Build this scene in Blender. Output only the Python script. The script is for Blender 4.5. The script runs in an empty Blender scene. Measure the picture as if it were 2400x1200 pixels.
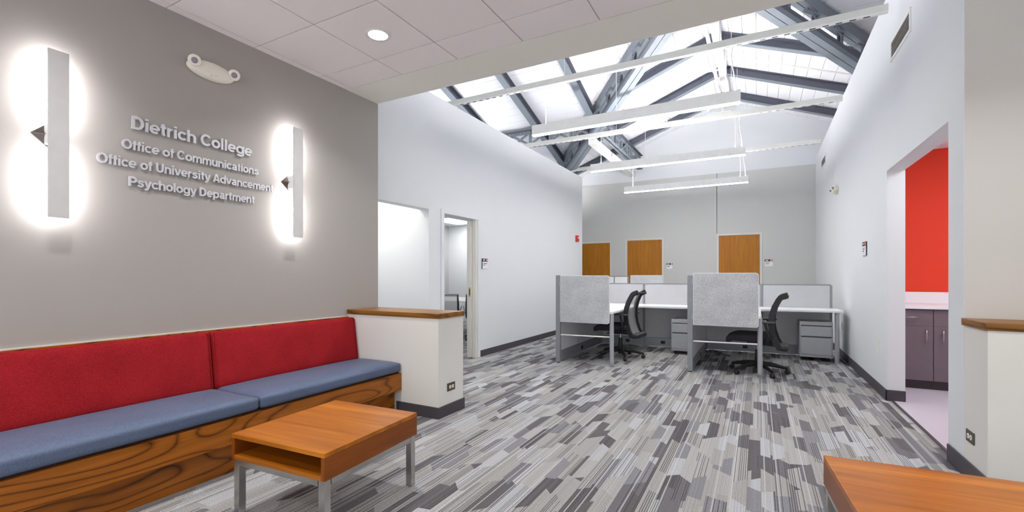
import bpy, bmesh, math, random
from math import radians as R, sin, cos, pi, sqrt
from mathutils import Vector, Matrix

sc = bpy.context.scene
col = sc.collection
random.seed(7)

# ---------------------------------------------------------------- camera, world, exposure
cam_d = bpy.data.cameras.new('camera')
cam_d.sensor_width = 36.0
cam_d.lens = 36.0 * 1066.5 / 2400.0
cam_d.shift_y = 46.0 / 2400.0
cam_d.clip_start = 0.02
cam_o = bpy.data.objects.new('camera', cam_d)
cam_o.location = (0, 0, 1.25)
cam_o.rotation_euler = (R(90), 0, R(28.36))
col.objects.link(cam_o)
sc.camera = cam_o

wd = bpy.data.worlds.new('world'); sc.world = wd; wd.use_nodes = True
wd.node_tree.nodes['Background'].inputs[0].default_value = (.94, .97, 1, 1)
wd.node_tree.nodes['Background'].inputs[1].default_value = 2.0  # sky strength set as front fill through the added rear opening

sc.view_settings.view_transform = 'Standard'
sc.view_settings.look = 'None'
sc.view_settings.gamma = 1.0
sc.view_settings.use_curve_mapping = False
sc.view_settings.exposure = 0.42
sc.cycles.max_bounces = 10
sc.cycles.diffuse_bounces = 7
sc.cycles.use_denoising = True

# lamp strengths (radiance of each lamp's lens)
L_PEND_DN, L_PEND_UP = 55.0, 132.0
L_DOWN, W_DOWN = 30.0, 11.0      # faint lens glow, watts of the directional lamp
L_SCONCE = 42.0
L_HALL, L_CONF, L_KITCH = 7.5, 8.5, 13.0

# ---------------------------------------------------------------- material helpers
def lin(c):
    return tuple((x / 12.92 if x <= .04045 else ((x + .055) / 1.055) ** 2.4) for x in (v / 255 for v in c))

class NT:
    """tiny node-graph writer"""
    def __init__(s, name, rough=.6, metal=0.0, spec=.5):
        s.m = bpy.data.materials.new(name); s.m.use_nodes = True
        s.t = s.m.node_tree; s.b = s.t.nodes['Principled BSDF']
        s.b.inputs['Roughness'].default_value = rough
        s.b.inputs['Metallic'].default_value = metal
        s.b.inputs['Specular IOR Level'].default_value = spec
    def n(s, typ, **kw):
        nd = s.t.nodes.new(typ)
        for k, v in kw.items(): setattr(nd, k, v)
        return nd
    def link(s, a, b): s.t.links.new(a, b)
    def put(s, sock, v):
        if isinstance(v, (int, float)): sock.default_value = v
        elif isinstance(v, tuple): sock.default_value = v
        else: s.link(v, sock)
    def math(s, op, a, b=0.0, c=0.0):
        nd = s.n('ShaderNodeMath', operation=op)
        s.put(nd.inputs[0], a); s.put(nd.inputs[1], b); s.put(nd.inputs[2], c)
        return nd.outputs[0]
    def obj(s, world=False):
        if world: return s.n('ShaderNodeNewGeometry').outputs['Position']
        return s.n('ShaderNodeTexCoord').outputs['Object']
    def sep(s, v):
        nd = s.n('ShaderNodeSeparateXYZ'); s.link(v, nd.inputs[0]); return nd.outputs
    def comb(s, x, y, z):
        nd = s.n('ShaderNodeCombineXYZ'); s.put(nd.inputs[0], x); s.put(nd.inputs[1], y); s.put(nd.inputs[2], z); return nd.outputs[0]
    def scale(s, v, xyz):
        nd = s.n('ShaderNodeVectorMath', operation='MULTIPLY'); s.link(v, nd.inputs[0]); nd.inputs[1].default_value = xyz; return nd.outputs[0]
    def noise(s, v, sc_, det=2.0, rough=.5, dist=0.0, dim='3D'):
        nd = s.n('ShaderNodeTexNoise', noise_dimensions=dim)
        if dim == '1D': s.put(nd.inputs['W'], v)
        else: s.link(v, nd.inputs['Vector'])
        nd.inputs['Scale'].default_value = sc_; nd.inputs['Detail'].default_value = det
        nd.inputs['Roughness'].default_value = rough; nd.inputs['Distortion'].default_value = dist
        return nd.outputs[0]
    def white(s, v, dim='2D'):
        nd = s.n('ShaderNodeTexWhiteNoise', noise_dimensions=dim)
        if dim == '1D': s.put(nd.inputs['W'], v)
        else: s.link(v, nd.inputs['Vector'])
        return nd.outputs['Value']
    def ramp(s, f, stops, interp='LINEAR'):
        nd = s.n('ShaderNodeValToRGB'); cr = nd.color_ramp; cr.interpolation = interp
        while len(cr.elements) < len(stops): cr.elements.new(.5)
        for e, (p, c) in zip(cr.elements, stops):
            e.position = p; e.color = (*c, 1) if len(c) == 3 else c
        s.link(f, nd.inputs[0]); return nd.outputs[0]
    def mix(s, f, a, b, blend='MIX'):
        nd = s.n('ShaderNodeMix', data_type='RGBA', blend_type=blend)
        s.put(nd.inputs[0], f)
        s.put(nd.inputs[6], (*a, 1) if isinstance(a, tuple) and len(a) == 3 else a)
        s.put(nd.inputs[7], (*b, 1) if isinstance(b, tuple) and len(b) == 3 else b)
        return nd.outputs[2]
    def color(s, v):
        s.put(s.b.inputs['Base Color'], (*v, 1) if isinstance(v, tuple) and len(v) == 3 else v)
    def bump(s, h, strength=.3, dist=.01):
        nd = s.n('ShaderNodeBump'); nd.inputs['Strength'].default_value = strength
        nd.inputs['Distance'].default_value = dist; s.link(h, nd.inputs['Height'])
        s.link(nd.outputs[0], s.b.inputs['Normal'])

def paint(name, rgb, rough=.75, var=.03, bump=.12, sc_=90, spec=.3):
    g = NT(name, rough, spec=spec); p = g.obj(True)
    f = g.noise(p, 1.3, 3)
    c = lin(rgb)
    g.color(g.mix(f, tuple(x * (1 - var) for x in c), tuple(min(1, x * (1 + var)) for x in c)))
    g.bump(g.noise(p, sc_, 2), bump, .002)
    return g.m

def plain(name, rgb, rough=.5, metal=0.0, spec=.5, var=.06, sc_=14):
    g = NT(name, rough, metal, spec); f = g.noise(g.obj(), sc_, 2)
    c = lin(rgb)
    g.color(g.mix(f, tuple(x * (1 - var) for x in c), tuple(min(1, x * (1 + var)) for x in c)))
    return g.m

def emit(name, rgb, strength):
    m = bpy.data.materials.new(name); m.use_nodes = True
    t = m.node_tree; t.nodes.clear()
    e = t.nodes.new('ShaderNodeEmission'); o = t.nodes.new('ShaderNodeOutputMaterial')
    e.inputs[0].default_value = (*rgb, 1); e.inputs[1].default_value = strength
    t.links.new(e.outputs[0], o.inputs[0]); return m

def wood(name, dark, light, axis, stretch=12, scale=1.0, rough=.35, rings=0.0, band=0.0, seam=0.0):
    """grain runs along axis (0,1,2) of the object"""
    g = NT(name, rough, spec=.28); p = g.obj()
    s3 = [stretch * scale] * 3; s3[axis] = scale
    v = g.scale(p, tuple(s3))
    n1 = g.noise(v, 1.6, 5, .62, .6)
    fine = [160 * scale] * 3; fine[axis] = 4 * scale
    n2 = g.noise(g.scale(p, tuple(fine)), 1.0, 2)
    f = g.math('ADD', g.math('MULTIPLY', n1, .78), g.math('MULTIPLY', n2, .22))
    if rings:
        f = g.math('ADD', g.math('MULTIPLY', f, .55), .30)
        rs = [3.6] * 3; rs[axis] = .75
        w = g.noise(g.scale(p, tuple(rs)), 1.0, 1.0, .4, .25)
        r_ = g.math('FRACT', g.math('MULTIPLY', w, rings))
        r_ = g.math('POWER', g.math('ABSOLUTE', g.math('SUBTRACT', g.math('MULTIPLY', r_, 2.0), 1.0)), 5.0)
        f = g.math('SUBTRACT', f, g.math('MULTIPLY', g.math('MULTIPLY', r_, g.math('ADD', n2, .25)), .45))
    if band:
        bs = [7.0] * 3; bs[axis] = .5
        f = g.math('ADD', f, g.math('MULTIPLY', g.math('SUBTRACT', g.noise(g.scale(p, tuple(bs)), 1.0, 2), .5), band))
    c = g.ramp(f, [(.18, lin(dark)), (.5, tuple((a + b) / 2 for a, b in zip(lin(dark), lin(light)))), (.75, lin(light))])
    g.color(c); g.bump(n2, .08, .002)
    return g.m

def carpet():
    g = NT('carpet_tile_stripe', .95, spec=.1); p = g.obj(True); x, y, z = g.sep(p)
    def family(w, L, off, amp):
        xs = g.math('ADD', g.math('DIVIDE', x, w), off)
        ci = g.math('FLOOR', xs); fx = g.math('FRACT', xs)
        r1 = g.white(ci, '1D')
        y0 = g.math('ADD', g.math('DIVIDE', y, L), g.math('MULTIPLY', r1, 13.7))
        sl = g.math('SINE', g.math('ADD', g.math('MULTIPLY', g.math('ROUND', y0), 2.3), g.math('MULTIPLY', r1, 9.0)))
        yy = g.math('ADD', y0, g.math('MULTIPLY', g.math('MULTIPLY', g.math('SUBTRACT', fx, .5), sl), amp))
        ck = g.math('FLOOR', yy)
        return g.white(g.comb(ci, ck, off), '3D'), g.white(g.comb(ck, ci, off + 5.0), '3D'), fx
    v1, u1, _ = family(.112, .40, .31, .32)
    v2, u2, _ = family(.074, .30, 7.77, .30)
    # second family of patches overlays the first in some cells
    sel = g.math('GREATER_THAN', v2, .52)
    v = g.math('ADD', g.math('MULTIPLY', v1, g.math('SUBTRACT', 1.0, sel)), g.math('MULTIPLY', u2, sel))
    u = g.math('ADD', g.math('MULTIPLY', u1, g.math('SUBTRACT', 1.0, sel)), g.math('MULTIPLY', g.math('FRACT', g.math('MULTIPLY', v2, 37.0)), sel))
    base = g.ramp(v, [(0, (.150, .140, .144)), (.13, (.190, .184, .192)), (.26, (.285, .285, .298)), (.37, (.425, .414, .392)), (.68, (.475, .470, .455)), (.88, (.53, .54, .55))], 'CONSTANT')
    # thin yarn stripes along y
    reg = g.math('DIVIDE', x, .0118)
    on = g.math('GREATER_THAN', g.white(g.math('FLOOR', reg), '1D'), .38)
    ln2 = g.math('MULTIPLY', g.math('MULTIPLY', g.math('LESS_THAN', g.math('FRACT', reg), .36), on), g.math('GREATER_THAN', u, .42))
    reg3 = g.math('DIVIDE', x, .0062)
    ln3 = g.math('MULTIPLY', g.math('LESS_THAN', g.math('FRACT', reg3), .4), g.math('MULTIPLY', g.white(g.math('FLOOR', reg3), '1D'), .45))
    base = g.mix(g.math('MAXIMUM', g.math('MULTIPLY', ln2, .80), ln3), base, (.065, .060, .064))
    wl = g.math('GREATER_THAN', g.white(g.math('FLOOR', g.math('DIVIDE', x, .0171)), '1D'), .84)
    wl = g.math('MULTIPLY', wl, g.math('LESS_THAN', g.math('FRACT', g.math('DIVIDE', x, .0171)), .45))
    base = g.mix(g.math('MULTIPLY', wl, .65), base, (.60, .61, .61))
    pile = g.noise(g.scale(p, (300, 170, 1)), 1.0, 2, .7)
    pr = g.ramp(pile, [(.30, (.36, .36, .365)), (.70, (1.40, 1.40, 1.42))])
    base = g.mix(1.0, base, pr, 'MULTIPLY')
    g.color(base); g.bump(g.noise(g.scale(p, (420, 260, 1)), 1.0, 2), .5, .006)
    return g.m

def fabric(name, dark, light, sc_=420, bump=.6, rough=.9, weave=None):
    g = NT(name, rough, spec=.15); p = g.obj()
    n = g.noise(g.scale(p, weave or (1, 1, 1)), sc_, 2, .7)
    big = g.noise(p, 5, 2)
    f = g.math('ADD', g.math('MULTIPLY', n, .85), g.math('MULTIPLY', big, .15))
    g.color(g.ramp(f, [(.34, lin(dark)), (.64, lin(light))])); g.bump(n, bump, .004)
    return g.m

M = {}
M['taupe'] = paint('taupe_wall_paint', (164, 160, 155), .8, .02)
M['white'] = paint('white_wall_paint', (226, 229, 232), .8, .012)
M['soffit'] = paint('soffit_paint', (243, 242, 233), .85, .015)
M['beige'] = paint('beige_wall_paint', (216, 214, 209), .8, .015)
M['grey'] = paint('grey_wall_paint', (203, 203, 201), .85, .02)
M['halfwall'] = paint('half_wall_paint', (228, 227, 221), .7, .015, .2)
M['red'] = paint('red_accent_paint', (226, 66, 44), .75, .02)
M['tile'] = paint('ceiling_tile_board', (246, 242, 240), .95, .02, .35, 260)
M['tee'] = plain('ceiling_tee_enamel', (196, 190, 186), .6)
M['void'] = plain('dark_plenum', (70, 66, 64), .95)
M['base'] = plain('rubber_cove_base', (74, 69, 75), .55, spec=.35)
M['carpet'] = carpet()
M['plank'] = paint('white_painted_plank', (236, 237, 242), .7, .02, .3, 40)
M['deck'] = plain('roof_sheet_grey', (120, 120, 124), .9)
M['steel'] = plain('blue_grey_steel_paint', (124, 132, 141), .48, spec=.5, var=.08)
M['steel_d'] = plain('dark_steel_paint', (90, 93, 105), .5, spec=.4, var=.08)
M['white_metal'] = plain('white_enamel', (236, 236, 234), .4)
M['strut'] = plain('painted_channel', (222, 222, 216), .5)
M['slot'] = plain('slot_dark', (60, 60, 62), .8)
M['alu'] = plain('brushed_aluminium', (178, 180, 184), .32, .9)
M['chrome'] = plain('satin_chrome', (190, 188, 186), .25, .95)
M['nickel'] = plain('dark_nickel', (120, 116, 110), .2, .95)
M['plate'] = plain('sconce_plate', (200, 198, 198), .55, .1)
M['letter'] = plain('satin_letter_metal', (212, 212, 217), .42, .45)
M['black'] = plain('black_plastic', (26, 25, 27), .5)
M['dkgrey'] = plain('charcoal_plastic', (62, 58, 62), .5)
M['cab'] = plain('mauve_grey_laminate', (112, 98, 104), .45)
M['kick'] = plain('dark_toe_kick', (62, 52, 56), .6)
M['panelgrey'] = plain('silver_trim', (140, 142, 148), .45, .2)
M['ped'] = plain('silver_grey_steel', (168, 169, 174), .42, .15)
M['top'] = plain('white_laminate', (240, 239, 240), .35, var=.01)
M['ivory'] = plain('ivory_plastic', (236, 231, 218), .4, var=.01)
M['brass'] = plain('brass', (200, 184, 122), .3, .8)
M['bronze'] = plain('brown_cover_plate', (92, 82, 72), .45, .3)
M['sred'] = plain('alarm_red', (190, 30, 25), .4)
M['signw'] = plain('sign_white', (232, 234, 238), .4, var=.01)
M['signk'] = plain('sign_black', (28, 27, 31), .4)
M['signr'] = plain('sign_red', (190, 25, 50), .4)
M['signg'] = plain('sign_grey_ink', (95, 98, 108), .6)
M['lens'] = plain('lamp_lens_grey', (140, 137, 146), .3)
M['frame'] = paint('door_frame_paint', (214, 213, 208), .5, .01, .05)
M['cream'] = paint('cream_jamb_paint', (228, 226, 218), .5, .01, .05)
M['vinyl'] = paint('lavender_vinyl_floor', (205, 198, 208), .35, .06, .05, 8, .4)
M['counter'] = paint('pale_stone_laminate', (236, 234, 238), .7, .04, .03, 20, .2)
M['oak'] = wood('stained_oak', (70, 32, 6), (190, 112, 34), 1, 14, .9, .36, rings=14)
M['oakx'] = wood('stained_oak_cap', (84, 50, 12), (164, 112, 48), 0, 14, .9, .38, rings=5)
M['cherry'] = wood('cherry_veneer', (132, 66, 8), (198, 122, 32), 0, 16, .9, .34, band=.9)
M['cherry_y'] = wood('cherry_edge_veneer', (106, 50, 8), (148, 80, 20), 1, 16, .9, .35)
M['door'] = wood('oak_veneer_door', (138, 80, 10), (184, 122, 30), 2, 18, .9, .45, band=.35)
M['redfab'] = fabric('red_woven_upholstery', (118, 15, 24), (188, 40, 46), 520, .9, weave=(1, .8, .45))
M['bluefab'] = fabric('slate_blue_vinyl', (80, 92, 116), (102, 114, 139), 260, .15, .42, weave=(.2, 1, 1))
M['felt'] = fabric('grey_felt', (138, 141, 146), (222, 223, 226), 150, .3)
M['panfab'] = fabric('pale_grey_panel_fabric', (188, 188, 191), (208, 208, 211), 240, .2)
M['seatfab'] = fabric('black_seat_fabric', (36, 34, 38), (70, 66, 72), 260, .4)
def mesh_mat():
    g = NT('grey_chair_mesh', .7); g.color(lin((176, 176, 178)))
    t = g.n('ShaderNodeBsdfTransparent'); mx = g.n('ShaderNodeMixShader'); mx.inputs[0].default_value = .55
    g.link(t.outputs[0], mx.inputs[1]); g.link(g.b.outputs[0], mx.inputs[2])
    g.link(mx.outputs[0], g.t.nodes['Material Output'].inputs[0]); return g.m
M['mesh'] = mesh_mat()
M['e_dn'] = emit('pendant_lens_glow', (1, .985, .97), L_PEND_DN)
M['e_up'] = emit('pendant_uplight_glow', (1, .985, .985), L_PEND_UP)
M['e_up2'] = emit('side_uplight_glow', (1, .985, .985), 60.0)
M['e_down'] = emit('downlight_glow', (1, .99, .975), L_DOWN)
M['e_sconce'] = emit('sconce_lamp_glow', (1, .97, 1), L_SCONCE)
M['e_hall'] = emit('hall_lamp_glow', (1, .965, .90), L_HALL)
M['e_conf'] = emit('troffer_glow', (1, .99, .98), L_CONF)
M['e_kitch'] = emit('kitchen_lamp_glow', (.97, .97, 1), L_KITCH)

# ---------------------------------------------------------------- geometry helpers
class MB:
    def __init__(s): s.v = []; s.f = []; s.sm = []
    def add(s, vs, fs, smooth=False):
        o = len(s.v); s.v += [tuple(v) for v in vs]
        s.f += [tuple(i + o for i in f) for f in fs]; s.sm += [smooth] * len(fs)
        return s
    def box(s, x0, x1, y0, y1, z0, z1):
        vs = [(x, y, z) for z in (z0, z1) for y in (y0, y1) for x in (x0, x1)]
        return s.add(vs, [(0, 2, 3, 1), (4, 5, 7, 6), (0, 1, 5, 4), (2, 6, 7, 3), (0, 4, 6, 2), (1, 3, 7, 5)])
    def obox(s, c, a, b, d):
        """centre and three half-axis vectors (right handed)"""
        c, a, b, d = map(Vector, (c, a, b, d))
        vs = [c + a * i + b * j + d * k for k in (-1, 1) for j in (-1, 1) for i in (-1, 1)]
        return s.add(vs, [(0, 2, 3, 1), (4, 5, 7, 6), (0, 1, 5, 4), (2, 6, 7, 3), (0, 4, 6, 2), (1, 3, 7, 5)])
    def hexa(s, bot, top):
        """bottom quad + top quad, both counter-clockwise seen from above"""
        return s.add(list(bot) + list(top), [(3, 2, 1, 0), (4, 5, 6, 7), (0, 1, 5, 4), (1, 2, 6, 5), (2, 3, 7, 6), (3, 0, 4, 7)])
    def poly(s, pts, d):
        """polygon extruded by vector d"""
        pts = [Vector(p) for p in pts]; d = Vector(d); n = len(pts)
        fs = [tuple(range(n - 1, -1, -1)), tuple(range(n, 2 * n))] + [(i, (i + 1) % n, n + (i + 1) % n, n + i) for i in range(n)]
        return s.add(pts + [p + d for p in pts], fs)
    def beam(s, p, q, w, h, up=(0, 0, 1)):
        """bar from p to q, width w sideways, height h along up"""
        p, q = Vector(p), Vector(q); a = q - p; L = a.length; a.normalize()
        u = Vector(up); u = (u - a * u.dot(a)).normalized(); sd = a.cross(u)
        return s.obox((p + q) / 2, a * L / 2, u.cross(a) * w / 2, u * h / 2)
    def tube(s, pts, r, n=8, caps=True):
        pts = [Vector(p) for p in pts]; rings = []; prev = None
        for i, p in enumerate(pts):
            t = (pts[min(i + 1, len(pts) - 1)] - pts[max(i - 1, 0)]).normalized()
            if prev is None:
                a = Vector((0, 0, 1)) if abs(t.z) < .9 else Vector((1, 0, 0))
                u = t.cross(a).normalized()
            else: u = (prev - t * prev.dot(t)).normalized()
            prev = u; w = t.cross(u); rr = r[i] if isinstance(r, (list, tuple)) else r
            rings.append([p + (u * cos(2 * pi * k / n) + w * sin(2 * pi * k / n)) * rr for k in range(n)])
        vs = [v for rg in rings for v in rg]; fs = []
        for i in range(len(pts) - 1):
            for k in range(n):
                fs.append((i * n + k, i * n + (k + 1) % n, (i + 1) * n + (k + 1) % n, (i + 1) * n + k))
        s.add(vs, fs, True)
        if caps:
            m = len(vs)
            s.add(rings[0], [tuple(range(n - 1, -1, -1))]); s.add(rings[-1], [tuple(range(n))])
        return s
    def lathe(s, prof, o, axis, n=24):
        o = Vector(o); ax = Vector(axis).normalized()
        a = Vector((0, 0, 1)) if abs(ax.z) < .9 else Vector((1, 0, 0))
        u = ax.cross(a).normalized(); w = ax.cross(u)
        vs = [o + ax * h + (u * cos(2 * pi * k / n) + w * sin(2 * pi * k / n)) * r for r, h in prof for k in range(n)]
        fs = [(i * n + k, i * n + (k + 1) % n, (i + 1) * n + (k + 1) % n, (i + 1) * n + k) for i in range(len(prof) - 1) for k in range(n)]
        s.add(vs, fs, True)
        if prof[0][0] > 1e-4: s.add(vs[:n], [tuple(range(n - 1, -1, -1))])
        if prof[-1][0] > 1e-4: s.add(vs[-n:], [tuple(range(n))])
        return s
    def rbox(s, c, half, r, n=10, bulge=None, mat=None):
        """rounded box made of a gridded cube; bulge(p, unit) may move points"""
        c = Vector(c); hx, hy, hz = half; vs = []; fs = []
        idx = {}
        def vid(i, j, k):
            key = (i, j, k)
            if key not in idx:
                t = [2 * q / n - 1 for q in key]
                # concentrate rows near the edges
                t = [math.copysign(1 - (1 - abs(q)) ** 1.5, q) for q in t]
                p = Vector((t[0] * hx, t[1] * hy, t[2] * hz))
                inner = Vector([max(-h + r, min(h - r, q)) for q, h in zip(p, half)])
                d = p - inner
                if d.length > 1e-9: p = inner + d.normalized() * r if sum(abs(q) > 1e-9 for q in d) > 1 else p
                if bulge: p = p + Vector(bulge(p, t))
                if mat: p = mat @ p
                idx[key] = len(vs); vs.append(c + p)
            return idx[key]
        for a in range(n):
            for b in range(n):
                fs.append((vid(a, b, 0), vid(a, b + 1, 0), vid(a + 1, b + 1, 0), vid(a + 1, b, 0)))
                fs.append((vid(a, b, n), vid(a + 1, b, n), vid(a + 1, b + 1, n), vid(a, b + 1, n)))
                fs.append((vid(a, 0, b), vid(a + 1, 0, b), vid(a + 1, 0, b + 1), vid(a, 0, b + 1)))
                fs.append((vid(a, n, b), vid(a, n, b + 1), vid(a + 1, n, b + 1), vid(a + 1, n, b)))
                fs.append((vid(0, a, b), vid(0, a, b + 1), vid(0, a + 1, b + 1), vid(0, a + 1, b)))
                fs.append((vid(n, a, b), vid(n, a + 1, b), vid(n, a + 1, b + 1), vid(n, a, b + 1)))
        return s.add(vs, fs, True)
    def build(s, name, mat, parent=None, local=False, bevel=0.0, seg=2):
        off = Vector((0, 0, 0))
        if parent is not None and not local:
            q = parent
            while q: off += q.location; q = q.parent
        me = bpy.data.meshes.new(name)
        me.from_pydata([tuple(Vector(v) - off) for v in s.v], [], s.f)
        me.polygons.foreach_set('use_smooth', s.sm)
        me.materials.append(M[mat] if isinstance(mat, str) else mat); me.update()
        o = bpy.data.objects.new(name, me); col.objects.link(o)
        if parent: o.parent = parent
        if bevel:
            b = o.modifiers.new('bevel', 'BEVEL'); b.width = bevel; b.segments = seg; b.limit_method = 'ANGLE'
            b.harden_normals = False
        return o

def tag(o, label=None, cat=None, group=None, kind=None):
    if label: o['label'] = label
    if cat: o['category'] = cat
    if group: o['group'] = group
    if kind: o['kind'] = kind
    return o
def thing(name, loc, label=None, cat=None, group=None, rz=0.0, kind=None):
    o = bpy.data.objects.new(name, None); o.location = loc; o.rotation_euler = (0, 0, rz)
    o.empty_display_size = .1; col.objects.link(o)
    return tag(o, label, cat, group, kind)
def struct(name, mb, mat, label=None, bevel=0.0):
    o = mb.build(name, mat, bevel=bevel); tag(o, label, kind='structure'); return o
def copy_tree(o, parent=None):
    c = o.copy(); col.objects.link(c)
    if parent: c.parent = parent
    for ch in list(o.children): copy_tree(ch, c)
    return c
def share(o, name, loc, parent, scale=None):
    c = bpy.data.objects.new(name, o.data); c.location = loc; c.parent = parent
    if scale: c.scale = scale
    col.objects.link(c); return c

# ---------------------------------------------------------------- constants of the place
XW = -3.56      # taupe reception wall
XL = -3.754     # white office wall on the left
XR = 1.138      # white office wall on the right
YS = 3.58       # edge of the reception soffit
YB = 12.11      # back wall
HC = 3.078      # reception ceiling
RX, RZ, GT = -.62, 5.40, .385         # gable ridge and pitch
def zg(x): return RZ - GT * abs(x - RX)
MT = .316
def zm(y): return 4.92 - MT * (y - 7.235)
def yv(x): return 7.235 + (4.92 - zg(x)) / MT           # valley
def xv(y): return (RZ - zm(y)) / GT                     # half width of the gable at y
TRW = lambda y: 4.19 - .0257 * y                        # top of right wall (follows the photo)

# ---------------------------------------------------------------- floors
struct('floor', MB().box(-8, 4.2, -3, 12.3, -.1, 0), 'carpet', 'grey striped carpet with slanted dark patches')
struct('floor_bounce', MB().box(-3.56, 4.0, -3, -.5, -.02, .006), 'vinyl', 'pale floor strip added behind the viewer to bounce light upward')  # added unseen strip, pale so it bounces light up to the ceiling
fk = struct('floor_kitchen', MB().box(1.19, 4.0, 4.0, 7.2, -.02, .006), 'vinyl', 'pale lavender vinyl floor of the kitchenette')

# ---------------------------------------------------------------- reception walls
struct('wall_left', MB().box(-3.74, XW, -3, 3.589, 0, HC + .1), 'taupe', 'taupe reception wall with metal lettering')
wz0, wz1, wx0, wx1 = .35, 2.75, -3.2, 3.6
struct('wall_rear', MB().box(-3.8, 4.2, -3.15, -3, 0, wz0).box(-3.8, 4.2, -3.15, -3, wz1, HC + .1).box(-3.8, wx0, -3.15, -3, wz0, wz1).box(wx1, 4.2, -3.15, -3, wz0, wz1), 'beige', 'wall behind the viewer with a wide opening added for fill light')
win = thing('fill_window_1', (.2, -3.07, wz0), 'wide window added behind the viewer for fill light', kind='structure')  # added unseen window, lets sky light in as fill on front faces
MB().box(wx0, wx1, -3.10, -3.04, wz0, wz0 + .05).box(wx0, wx1, -3.10, -3.04, wz1 - .05, wz1).build('fill_window_frame', 'alu', win)
for k in range(6):
    x = wx0 + .025 + (wx1 - wx0 - .05) * k / 5
    MB().box(x - .025, x + .025, -3.10, -3.04, wz0 + .05, wz1 - .05).build('fill_window_mullion', 'alu', win)
pl = bpy.data.lights.new('fill_portal', 'AREA'); pl.shape = 'RECTANGLE'; pl.size = wx1 - wx0; pl.size_y = wz1 - wz0  # portal guiding sky fill through the added opening
pl.cycles.is_portal = True
plo = bpy.data.objects.new('fill_portal', pl); plo.location = ((wx0 + wx1) / 2, -3.12, (wz0 + wz1) / 2); plo.rotation_euler = (R(90), 0, R(180))
col.objects.link(plo)
struct('wall_reception_right', MB().box(4.0, 4.2, -3, 3.85, 0, HC + .1), 'beige', 'plain wall on the right of the reception')
struct('wall_alcove', MB().box(XR + .003, 4.0, 3.85, 4.0, 0, HC + .1), 'beige', 'beige wall above the wood capped half wall')

def half_wall(name, x0, x1, y0, y1, zc, zt, label):
    o = struct(name, MB().box(x0, x1, y0, y1, 0, zc), 'halfwall', label)
    MB().box(x0, x1 if name.endswith('left') else x1, y0 - .012, y1 + .012, zc + .012, zt).build('cap', 'oakx', o, bevel=.004)['label'] = 'stained wood cap of the half wall'
    MB().box(x0, x1, y0 - .006, y1 + .006, zc, zc + .012).build('cap_moulding', 'oakx', o)
    return o
hw = half_wall('wall_half_left', XW, -2.446, 3.182, 3.56, .873, .918, 'white half wall with wood cap at the end of the bench')
for c in hw.children:
    for v in c.data.vertices:
        if v.co.x > -2.5: v.co.x += .01
hr = half_wall('wall_half_right', XR, 4.0, 3.52, 3.85, .941, .985, 'beige half wall with wood cap at the right edge')
for c in hr.children:
    for v in c.data.vertices:
        if v.co.x < 1.2: v.co.x -= .012
mb = MB().box(XW + .64, -2.440, 3.170, 3.182, 0, .1).box(-2.446, -2.434, 3.170, 3.572, 0, .1)
tag(mb.build('baseboard_half_left', 'base', bevel=.003), kind='structure')
mb = MB().box(XR - .012, XR, 3.508, 4.11, 0, .115).box(XR - .012, 4.0, 3.508, 3.52, 0, .115)
tag(mb.build('baseboard_half_right', 'base', bevel=.003), kind='structure')

# ---------------------------------------------------------------- reception ceiling with tiles
ceil = struct('ceiling', MB().box(-3.6, 4.0, -3, 3.17, 3.105, 3.16), 'void', 'suspended ceiling of square off-white tiles')
P = .6175
gx = [-3.483 + .0 ] + [-2.8465 + P * i for i in range(9)]
gy = [2.851 - P * i for i in range(6, -1, -1)] + [3.168]
t_full = None
for i in range(len(gx) - 1):
    for j in range(len(gy) - 1):
        x0, x1, y0, y1 = gx[i] + .005, gx[i + 1] - .005, gy[j] + .005, gy[j + 1] - .005
        hole = (i == 1 and abs(gy[j] - 2.2335) < .01)
        MB().box(x0, x1, y0, y1, HC, HC + .018).build('ceiling_tile', 'tile', ceil, bevel=.0015, seg=1)
for j in range(len(gy) - 1):
    MB().box(XW, gx[0] - .004, gy[j] + .004, gy[j + 1] - .004, HC + .002, HC + .018).build('border_tile', 'tile', ceil)
mb = MB()
for x in gx: mb.box(x - .004, x + .004, -1, 3.168, HC + .006, HC + .024)
for y in gy[:-1]: mb.box(XW, 3, y - .004, y + .004, HC + .0055, HC + .0235)
mb.build('tee_grid', 'tee', ceil)
MB().box(-3.56, 4.0, -3, gy[0] - .005, HC, HC + .02).build('ceiling_board', 'tile', ceil)
MB().box(gx[-1] + .005, 4.0, gy[0], 3.165, HC, HC + .02).build('ceiling_board', 'tile', ceil)
struct('soffit', MB().box(XL - .02, 4.2, 3.172, YS, HC, HC + .25), 'soffit', 'plain painted soffit between tiled ceiling and open roof')
struct('wall_bulkhead', MB().box(-8, 4.5, 3.40, YS - .002, HC + .2, 6.3), 'white', 'white bulkhead above the soffit')

# ---------------------------------------------------------------- office walls
T = 3.635
wl = MB()
wl.box(XL - .15, XL, 3.589, 4.682, 2.113, T)                # above hall opening
wl.box(XL - .15, XL, 4.682, 4.99, 0, T)
wl.box(XL - .15, XL, 4.99, 5.85, 2.10, T)
wl.box(XL - .15, XL, 5.85, 10.547, 0, T)
struct('wall_office_left', wl, 'white', 'tall white wall on the left of the open office')
wr = MB()
def rw(y0, y1, z0):
    wr.hexa([(XR, y0, z0), (XR + .143, y0, z0), (XR + .143, y1, z0), (XR, y1, z0)],
            [(XR, y0, TRW(y0)), (XR + .143, y0, TRW(y0)), (XR + .143, y1, TRW(y1)), (XR, y1, TRW(y1))])
rw(3.852, 4.12, 0); rw(4.12, 5.788, 2.297); rw(5.788, YB, 0)
struct('wall_office_right', wr, 'white', 'tall white wall on the right with the kitchenette opening')
struct('wall_back', MB().box(-8, XR + .1, YB, YB + .15, 0, 3.735), 'grey', 'grey back wall with three oak doors')
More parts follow.
